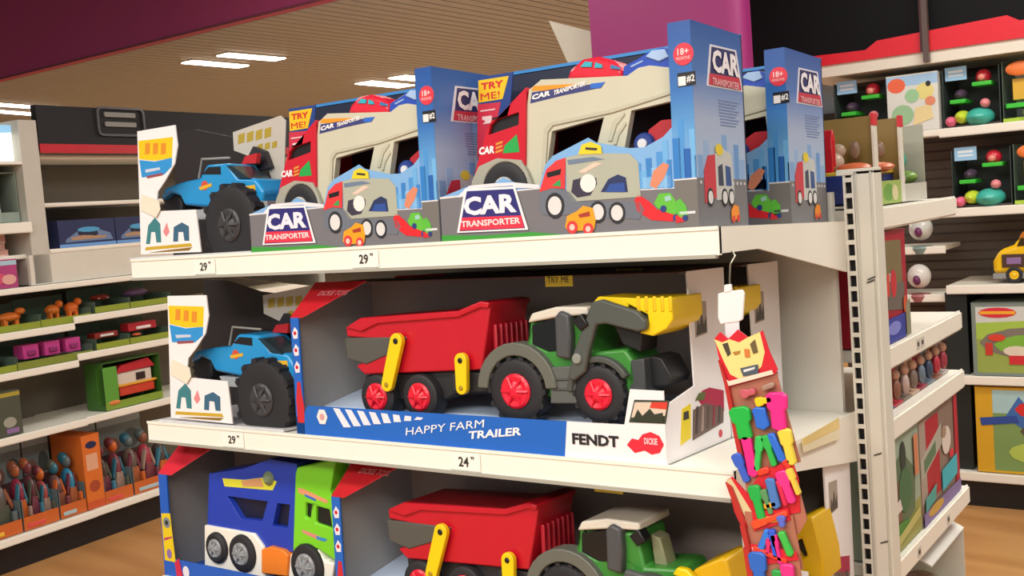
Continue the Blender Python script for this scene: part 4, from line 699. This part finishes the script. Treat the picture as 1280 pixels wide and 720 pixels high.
# -- base row of figures
FC = ['7c4048', '5c6a6c', '3c7c94', 'c8642c', '8c5440', '4c5448', '703848', 'a8603c', '2f6c80', '9c8478']
def figure_box(label, a, c, pyl, cols, back, seed, lip='c8642c'):
    back = '7f9296'
    rnd = random.Random(seed); s0, s1 = X(a, pyl), X(c, pyl); cont = []
    for j, cc in enumerate(cols):
        x = (j+.5)/len(cols); w = .42/len(cols); h = rnd.uniform(.85, 1.05)
        f = lambda k: FC[(seed+j*3+k) % 10]
        cont += [('figure_body', 'e', (x, .3, .42*h, w*.62, .2, .2*h), cc), ('figure_skirt', 'p', (.12, .45, [(x-w*.95, .14), (x-w*.45, .36*h), (x+w*.45, .36*h), (x+w*.95, .14)]), f(1)), ('figure_arm', 'p', (.15, .25, [(x-w*1.1, .30*h), (x-w*.4, .56*h), (x-w*.2, .50*h), (x-w*.9, .26*h)]), f(0)), ('figure_arm', 'p', (.15, .25, [(x+w*1.1, .34*h), (x+w*.4, .56*h), (x+w*.2, .50*h), (x+w*.9, .28*h)]), f(0)),
            ('figure_head', 'e', (x, .3, h*.71, w*.5, .14, .085), f(5)), ('figure_hair', 'e', (x-w*.08, .36, h*.755, w*.6, .14, .08), f(2)), ('accessory', 'b', (x+w*.5, .02, .16, x+w*.95, .1, .16+.12*h), f(7))]
    cont.append(('base_print', 'b', (.1, -.02, .03, .6, .0, .08), ('a8c0c4', 'e8b83a', 'd8504a')[seed % 3]))
    tray_box('figure_set_box', label, 'toy box', 'left', s0, s1-.004, .173, .56, .03, .26, back, '6c8890', lip, .17, cont, 'boxed figure sets on the bottom wall shelf', top=False, wallc='5f7074', wh=.4, card=[('r', 0, .9, 1, 1, 'a4bcc8'), ('r', 0, .0, 1, .5, '5c3c40'), ('e', .3, .6, .2, .12, '8c6c64'), ('e', .75, .66, .2, .14, '4c5c5c')])
figure_box('blue-grey boxed figure set, far left on the bottom wall shelf', -30, 32, 685, ['a86c5c', '5c5450'], '5f6f72', 1)
figure_box('boxed set of dark red figures, second on the bottom wall shelf', 32, 78, 672, ['8c2c44', '5c3038', 'a04848'], '5a6468', 2)
figure_box('boxed set with a blue robot figure, third on the bottom wall shelf', 78, 112, 660, ['6c4c4c', '2f86ac'], '4c707c', 3)
tb4 = carton('orange_box', 'bright orange box with a dark oval logo on bottom wall shelf', 'toy box', 'left', X(112, 650), X(134, 645), .173, .555, .03, .25, 'd8702c', [('e', .5, .86, .32, .05, '1c2450'), ('r', .15, .52, .8, .74, 'e0a888'), ('e', .5, .3, .3, .08, 'a8482c'), ('r', 0, 0, 1, .1, 'c8542c')])
figure_box('boxed set of dark figures just right of the orange box', 134, 170, 640, ['5c4c44', '7c3a44'], '586468', 5)
figure_box('boxed set of brown and red figures hidden partly by the front shelf', 170, 225, 628, ['6c5c50', 'a83848', '4c4440'], '587078', 6)

# ================================================================== BACK WALL OF SHELVES
(loc, rot, _, _) = frame('back', 0, 0, 0)
bg = thing('wall_shelving_unit', 'white wall shelving unit along the back, with red topped dark header', 'shelf unit', loc, rot)
XA, XB, XC = -1.3, -.66, 1.6
b = MB(); b.box(XA, XC, -.02, .5, 2.055, 2.115, M('e9e4d6', .35)); b.build('top_light_rail', bg)
b = MB(); b.pr([(XA, 2.11), (XA, 2.165), (-.965, 2.155), (-.91, 2.19), (-.35, 2.215), (-.30, 2.185), (XC, 2.18), (XC, 2.11)], -.03, .0, M('e01c30', .35)); b.build('red_valance', bg)
b = MB(); b.box(-1.9, XC, .02, .06, 2.1, 3.42, M('0e0e12', .6, spec=.2)); b.build('header_board', bg)
BSL = M('4e453b', .6)
b = MB(); b.box(XA, XC, .5, .52, 0, 2.06, BSL); b.build('back_panel', bg)
b = MB()
for i in range(40): b.box(XA, XC, .494, .5, .2+i*.046, .2+i*.046+.036, M('5a5146', .6))
o = b.build('back_slat', bg); o['kind'] = 'stuff'
for z, x0, y in ((1.755, XB, 0), (1.39, XB, 0), (1.037, XB, 0), (.617, XB, 0), (.165, XB, 0)): rail(bg, 'shelf', XC-x0, .48, z, x0, y, .04)
for z in (1.755,): rail(bg, 'shelf', XB-XA, .48, z, XA, 0, .03)
for z, x1 in ((1.217, XB-.01), (.990, XB-.01)): rail(bg, 'shelf', x1-XA, .3, z, XA, .06, .035)
b = MB(); b.box(XA, XC, .03, .05, 0, .125, BLACK); b.build('kick_plate', bg)
b = MB(); b.box(XB-.02, XB+.075, .05, .5, .17, 1.0, M('17201f', .5)); b.build('divider', bg)
b = MB(); p = spx('back', 1178, 40); b.box(-.70, -.675, -.06, -.03, 2.06, 3.4, M('5c4c48', .4)); b.box(-.712, -.70, -.05, -.03, 2.11, 3.4, M('4a2028', .4)); b.build('narrow_strip', bg)  # narrow upright strip with a dark red edge
def toy_pad_display(label, px0, px1, z0, kind='back'):
    s0 = spx('back', px0, 160)[0]; s1 = spx('back', px1, 160)[0]; W = s1-s0; H = .265
    t = tray_box('activity_toy_display', label, 'toy display', 'back', s0, s1, z0, z0+H, .03, .3, '3c4644', '4a5350', '49403c', .03,
        [('green_pad', 'b', (.12, .0, .40, .40, .5, .47), '3cc43a'), ('green_pad', 'b', (.52, .0, .66, .86, .4, .73), '3cc43a'), ('red_flower', 'e', (.68, .2, .82, .14, .12, .13), 'd0283c'), ('flower_face', 'e', (.68, .05, .80, .07, .05, .06), 'e88c80'), ('dark_figure', 'e', (.28, .2, .55, .12, .2, .1), '4c3c50'), ('teal_mound', 'e', (.62, .1, .14, .26, .3, .16), '42b4a4'), ('pink_knob', 'e', (.74, .0, .36, .09, .1, .08), 'e88c94'), ('yellow_mound', 'e', (.32, .1, .16, .14, .25, .12), 'c8dc3c'), ('pink_button', 'e', (.14, -.02, .10, .10, .15, .09), 'e86c90')],
        'dark activity toy displays on the back wall', top=False, wallc='3a4442')
    b = MB(); b.box(.04*W, .42*W, .02, .03, .80*H, 1.03*H, M('9cccf0', .4)); b.T = Matrix.Translation((0, .02, 0)); b.frect(.10*W, .36*W, .93*H, .97*H, M('e8f2fa'), 1); b.frect(.10*W, .36*W, .87*H, .90*H, M('e8f2fa'), 1); b.build('blue_card', t)
    return t
toy_pad_display('dark toy display with red flower and blue card, top row, rightmost full one', 1178, 1250, 1.757)
toy_pad_display('dark toy display with red flower, lower of the two right rows', 1185, 1260, 1.392)
toy_pad_display('dark toy display with red flower beside the transporter boxes, top row left', 1042, 1108, 1.757)
def bright_display(label, px0, px1, z0):
    s0 = spx('back', px0, 160)[0]; s1 = spx('back', px1, 160)[0]
    tray_box('baby_toy_display', label, 'toy display', 'back', s0, s1, z0, z0+.27, .03, .3, 'c8d8dc', '4a5c50', 'a8c83c', .06,
      [('orange_badge', 'e', (.3, .02, .85, .24, .03, .12), 'f08040'), ('yellow_giraffe', 'b', (.15, .1, .35, .5, .4, .7), 'e0b038'), ('green_pad', 'b', (.05, .0, .22, .8, .4, .30), '3cc43a'), ('green_mound', 'e', (.6, .1, .14, .3, .3, .12), '9cd84a')], 'bright baby toy displays on the back wall', top=False)
bright_display('bright baby toy display with orange badge, top right corner', 1253, 1330, 1.757); bright_display('bright baby toy display with orange badge, right edge of second row', 1263, 1340, 1.392)
s0 = spx('back', 1110, 150)[0]; s1 = spx('back', 1174, 150)[0]
carton('baby_toy_box', 'white and light blue baby toy box with orange badge on back wall top shelf', 'toy box', 'back', s0, s1, 1.757, 2.02, .0, .2, 'dfe2dc', [('r', 0, .8, 1, 1, 'a4cdf0'), ('e', .2, .82, .18, .13, 'ee6c48'), ('e', .75, .68, .18, .15, 'e6dc8c'), ('e', .82, .8, .05, .05, '30282c'), ('e', .5, .62, .14, .12, '9cd0a0'), ('e', .3, .3, .22, .18, '9cc89c'), ('p', [(.5, .1), (.9, .2), (.85, .45), (.55, .4)], 'ead8a0'), ('e', .85, .5, .1, .08, 'e08c6c')])
# small items on the short shelves
def bubble(label, px, py, z, c1, c2):
    s = spx('back', px, py, .1)[0]; loc, rot, _, _ = frame('back', s, .1, z); t = thing('snow_globe_toy', label, 'toy', loc, rot)
    b = MB(); b.lathe(0, 0, [(.04, 0), (.045, .01), (.04, .03)], M(c2), 16); 
    b = MB(); b.T = Matrix.Rotation(math.pi/2, 4, 'X'); b.lathe(0, 0, [(.05, 0), (.055, -.01), (.045, -.035)], M(c2), 16); b.build('base', t, smooth=True)
    b = MB(); b.ell((0, 0, .085), (.055, .055, .058), M(c1, .15), 16, 10); b.build('dome', t, smooth=True); b = MB(); b.ell((.0, -.045, .07), (.02, .02, .025), M('6c2c5c'), 8, 6); b.build('figure', t, smooth=True)
bubble('white domed toy on the upper short back shelf', 1152, 305, 1.218, 'cdd0cc', '7c9490'); bubble('white domed toy on the lower short back shelf', 1150, 365, .991, 'dcd8d2', 'a8686c')
# yellow toy car
s = spx('back', 1238, 350)[0]; loc, rot, _, _ = frame('back', s, .06, 1.038)
t = thing('yellow_toy_car', 'chunky yellow toy car with orange roof on the back shelf', 'toy car', loc, rot)
YC = M('f2c414', .25)
b = MB(); b.pr([(0.0, .04), (.0, .10), (.03, .15), (.09, .17), (.11, .20), (.30, .20), (.36, .14), (.38, .05)], 0, .2, YC); c = b.build('body', t, bevel=.02)
b = MB(); b.pr([(.10, .175), (.12, .225), (.16, .245), (.27, .245), (.31, .19)], .02, .18, M('e88a1c', .3)); b.build('roof', t, bevel=.012)
b = MB(); b.pr([(.105, .165), (.12, .20), (.18, .20), (.18, .165)], -.002, .05, M('3a2c18', .2)); b.pr([(.20, .165), (.20, .20), (.27, .20), (.30, .165)], -.002, .05, M('3a2c18', .2)); b.build('window', t)
b = MB(); b.box(.04, .14, -.006, .004, .07, .13, M('4a3024')); b.box(.06, .12, -.008, .0, .085, .115, M('8c6ca0')); b.box(.0, .38, -.004, .19, .02, .045, M('8c8c8c')); b.build('grille', t, bevel=.002)
for x in (.09, .30): wheel(t, t, x, .036, .036, -.01, .03, None, 0); hubcap(t, x, .036, .02, -.012, YC)
# large picture boxes
s0 = spx('back', 1216, 470)[0]; s1 = s0+.62
carton('garden_playset_box', 'large playset box showing a garden track, right on the middle back shelf', 'toy box', 'back', s0, s1, .619, .955, .02, .3, '7c8a84', [('r', .03, .04, .97, .94, '96a850'), ('r', .03, .68, .97, .94, 'cdd0cc'), ('p', [(.03, .5), (.03, .72), (.5, .76), (.97, .7), (.97, .5)], 'a4c44c'), ('e', .45, .45, .4, .22, '7c7468'), ('e', .45, .42, .3, .15, '7cb43c'), ('e', .18, .86, .13, .07, 'd8283c'), ('r', .06, .84, .30, .88, 'f0b02c'), ('r', .40, .66, .46, .92, 'd8a868'), ('r', .09, .28, .14, .45, 'c8382c'), ('e', .30, .34, .09, .07, 'e0d4c0'), ('r', .25, .16, .35, .28, 'd02c34'), ('e', .17, .52, .06, .05, 'd8402c')], side='6c7a74')
carton('bouncer_box', 'large yellow-edged box with a red toy picture on the lowest back shelf', 'toy box', 'back', s0+.0, s1, .168, .565, .02, .3, 'd8a828', [('r', .12, .03, .97, .97, '7c9c5c'), ('r', .12, .7, .97, .97, 'a8ccd0'), ('p', [(.2, .65), (.3, .9), (.4, .7), (.35, .5)], '3c6cb0'), ('e', .55, .75, .28, .13, 'd82c2c'), ('e', .55, .5, .25, .12, '5c5040'), ('e', .4, .25, .18, .12, 'b4cc5c'), ('e', .75, .2, .14, .1, 'c4b8a0'), ('p', [(.04, .55), (.3, .6), (.28, .68), (.03, .64)], '2c4c9c'), ('e', .7, .38, .2, .08, '4c4438')])

# ================================================================== SIDE RUN BEHIND THE END UNIT
(loc, rot, _, _) = frame('run', .56, 0, 0)
rg = thing('aisle_shelving_unit', 'white aisle shelving unit running away behind the slotted end upright', 'shelf unit', loc, rot)
for z in (1.497, 1.25, 1.123, .867, .55): 
    rail(rg, 'shelf', .58, .4, z, 0, 0, .04)
b = MB(); b.box(0, .58, .5, .52, 0, 1.55, M('6a6156', .6)); b.build('back_panel', rg)
b = MB(); b.box(0, .58, .04, .5, 0, .12, BLACK); b.build('base', rg)
for (z, s) in ((1.232, .22), (1.232, .25), (.848, .16), (.848, .38)):
    b = MB(); b.T = Matrix.Translation((0, -.0035, 0)); b.frect(s, s+.022, z-.012, z+.008, M('cfcbc0'), 1); b.frect(s+.003, s+.014, z-.006, z+.002, INK, 2); b.build('price_ticket', rg)
def puppy_box(label, s0, s1):
    t = tray_box('puppy_box', label, 'toy box', 'run', s0, s1, 1.499, 1.665, .03, .16, '8c7440', 'dcd8cc', '9cb45c', .26,
      [('blue_base', 'b', (.1, .1, .04, .95, .9, .36), '24347c'), ('yellow_edge', 'b', (.1, .08, .34, .95, .9, .39), 'd8b83a'), ('toy_puppy', 'e', (.5, .4, .50, .15, .15, .11), 'c8b4a0'), ('puppy_head', 'e', (.6, .35, .62, .09, .1, .08), 'b8a48c'), ('puppy_ear', 'e', (.72, .18, .62, .04, .06, .1), '8c7460'), ('red_hook', 'p', (.3, .42, [(.16, .35), (.16, .75), (.24, .85), (.32, .75), (.32, .45), (.27, .45), (.27, .72), (.23, .76), (.21, .72), (.21, .35)]), 'd82430'), ('puppy_dish', 'e', (.5, .15, .42, .2, .2, .06), 'd8724c')], 'white boxed puppy toys on the aisle shelf', top=False, walls=(1,), wallc='8c7440')
    W = s1-s0; H = .166; b = MB(); b.box(W-.022, W, -.003, .001, 0, H, M('dcd8cc')); b.box(W-.023, W+.001, -.004, .001, H*.87, H, M('d02c38')); b.build('corner_post', t)
    b = MB(); b.T = Matrix.Translation((0, -.001, 0)); prints(b, W, H, [('e', .35, .13, .2, .1, '6c9c44'), ('e', .6, .12, .12, .09, 'd8cca0'), ('e', .9, .5, .04, .1, 'c83c40')]); b.build('front_print', t)
puppy_box('white boxed puppy toy next to the transporter boxes, left one', .585, .70); puppy_box('white boxed puppy toy with red hook, middle of the aisle shelf top', .705, .865)
tray_box('figure_blister_box', 'clear-fronted box with green and gold figures at end of aisle shelf top', 'toy box', 'run', .87, 1.03, 1.499, 1.655, .03, .14, '9c9c90', 'b0b0a4', 'c4c0b4', .22,
  [('gold_head', 'e', (.4, .3, .78, .16, .2, .12), 'b89c5c'), ('green_cap', 'e', (.4, .3, .86, .18, .2, .08), '8cb460'), ('green_body', 'e', (.5, .3, .52, .15, .2, .16), '4c9c84'), ('orange_hand', 'e', (.2, .25, .4, .07, .1, .07), 'e08850'), ('pink_skirt', 'e', (.4, .3, .28, .2, .2, .12), 'b08c94'), ('green_ball', 'e', (.8, .25, .3, .14, .2, .09), '7ca44c')], top=False, walls=(1,))
# tall red box on shelf A
t = carton('red_toy_box', 'tall crimson toy box with blue base on the upper aisle shelf', 'toy box', 'run', .575, .775, 1.252, 1.452, .008, .16, 'a8142c', [('p', [(.35, .55), (.35, .92), (.85, .9), (.85, .5)], '7c6e4a'), ('r', .0, .48, .5, .62, 'b8b0a4'), ('p', [(.35, .3), (.4, .55), (.9, .5), (.85, .25)], '6c645c'), ('e', .55, .52, .09, .13, 'c82c38'), ('p', [(.3, .42), (.36, .62), (.42, .62), (.40, .42)], 'd8402c'), ('r', 0, 0, .85, .22, '3440a0'), ('e', .5, .12, .2, .06, '8088d8'), ('e', .12, .26, .06, .09, 'e07c34'), ('e', .85, .3, .05, .08, 'd8582c'), ('p', [(.86, 0), (.86, .3), (1, .34), (1, 0)], '8c8c74')])
# carded figures between the two upper shelves
pc = ['c0a8a0', '4c6ca8', 'b83040', '7c6c60', 'c8a890', '9c3444', '6c7c8c', '8c5c48', 'b0a8a4', '3c4c64']
for i in range(9):
    s = .585+i*.058; loc, rot, _, _ = frame('run', s, .02, 1.125)
    t = thing('carded_figure', 'carded toy figure, %s from the slotted end upright on the second aisle shelf' % ('nearest', 'second', 'third', 'fourth', 'fifth', 'sixth', 'seventh', 'eighth', 'farthest')[i], 'toy', loc, rot, 'carded figures on the second aisle shelf')
    b = MB(); b.box(0, .054, .012, .014, 0, .078, M(pc[i])); b.box(0, .054, .0, .02, 0, .004, M(pc[i])); b.build('card', t)
    b = MB(); b.ell((.027, .004, .028), (.013, .009, .02), M(pc[(i*3+1) % 10]), 8, 6); b.ell((.027, .004, .056), (.009, .008, .01), M('c89c84'), 8, 6); b.build('figure', t, smooth=True)
# playsets on the third shelf
t = carton('character_playset_box', 'large playset box in muted greens showing a tree scene on the third aisle shelf', 'toy box', 'run', .575, .80, .869, 1.078, .008, .18, '9cae9c', [('p', [(.02, .0), (.02, .2), (.98, .32), (.98, .0)], '9c9c54'), ('p', [(.06, .3), (.1, .75), (.5, .85), (.85, .6), (.8, .25), (.4, .16)], '5c7458'), ('p', [(.1, .25), (.14, .6), (.4, .62), (.42, .25)], '7c5c4c'), ('e', .08, .78, .06, .13, '2c3430'), ('e', .5, .8, .08, .14, '2c3834'), ('e', .52, .5, .18, .2, '44704c'), ('e', .35, .16, .3, .09, '4c8c3c'), ('p', [(.1, .42), (.35, .46), (.4, .36), (.14, .34)], 'e0d8d4'), ('r', .8, .55, .92, .92, 'd0845c'), ('p', [(.05, .04), (.08, .12), (.9, .24), (.9, .16)], 'c0bc74')])
t = carton('stage_playset_box', 'crimson playset box with teal and purple base on the third aisle shelf', 'toy box', 'run', .805, 1.10, .869, 1.078, .008, .2, '8c7468', [('r', .0, .2, .2, 1, 'a8988c'), ('p', [(.15, .2), (.15, .95), (.48, .95), (.48, .18)], 'b0182c'), ('p', [(.0, .42), (.0, .62), (.55, .82), (.55, .62)], 'b0aca0'), ('p', [(.08, .48), (.08, .60), (.38, .70), (.38, .58)], '5c7c5c'), ('r', .9, .1, 1, 1, 'b81c30'), ('e', .66, .62, .12, .14, 'e0d4cc'), ('e', .6, .72, .06, .06, 'a88c74'), ('p', [(.5, .16), (.5, .36), (.92, .4), (.92, .2)], '3cb4c8'), ('p', [(.05, .12), (.06, .24), (.34, .3), (.3, .16)], '4ca49c'), ('r', 0, 0, 1, .12, '8474a8'), ('e', .3, .08, .2, .05, 'c8a048'), ('e', .76, .46, .06, .04, 'd82838')])
# lowest box with open flaps, out past the shelf end
t = tray_box('pet_toy_box', 'grey and white window box with a raised flap on the lowest aisle shelf', 'toy box', 'run', .86, 1.13, .552, .775, .01, .2, 'a8a49c', 'dcd8d0', 'b8b0a8', .18,
  [('red_toy', 'e', (.2, .2, .5, .16, .3, .14), 'd0244c'), ('green_plate', 'b', (.3, .1, .25, .9, .7, .35), '6c9c44'), ('toy_dog', 'e', (.5, .3, .55, .2, .25, .16), '8c7c64'), ('toy_wheel', 'e', (.35, .1, .42, .08, .1, .1), 'a8a09c')], top=False, walls=(1,))
b = MB(); b.add([(0, 0, .22), (.27, 0, .22), (.27, .08, .262), (0, .08, .262), (0, 0, .223), (.27, 0, .223), (.27, .08, .265), (0, .08, .265)], [(0, 1, 2, 3), (4, 5, 6, 7), (0, 1, 5, 4), (1, 2, 6, 5), (2, 3, 7, 6), (3, 0, 4, 7)], M('e4e2dc')); b.build('flap', t)
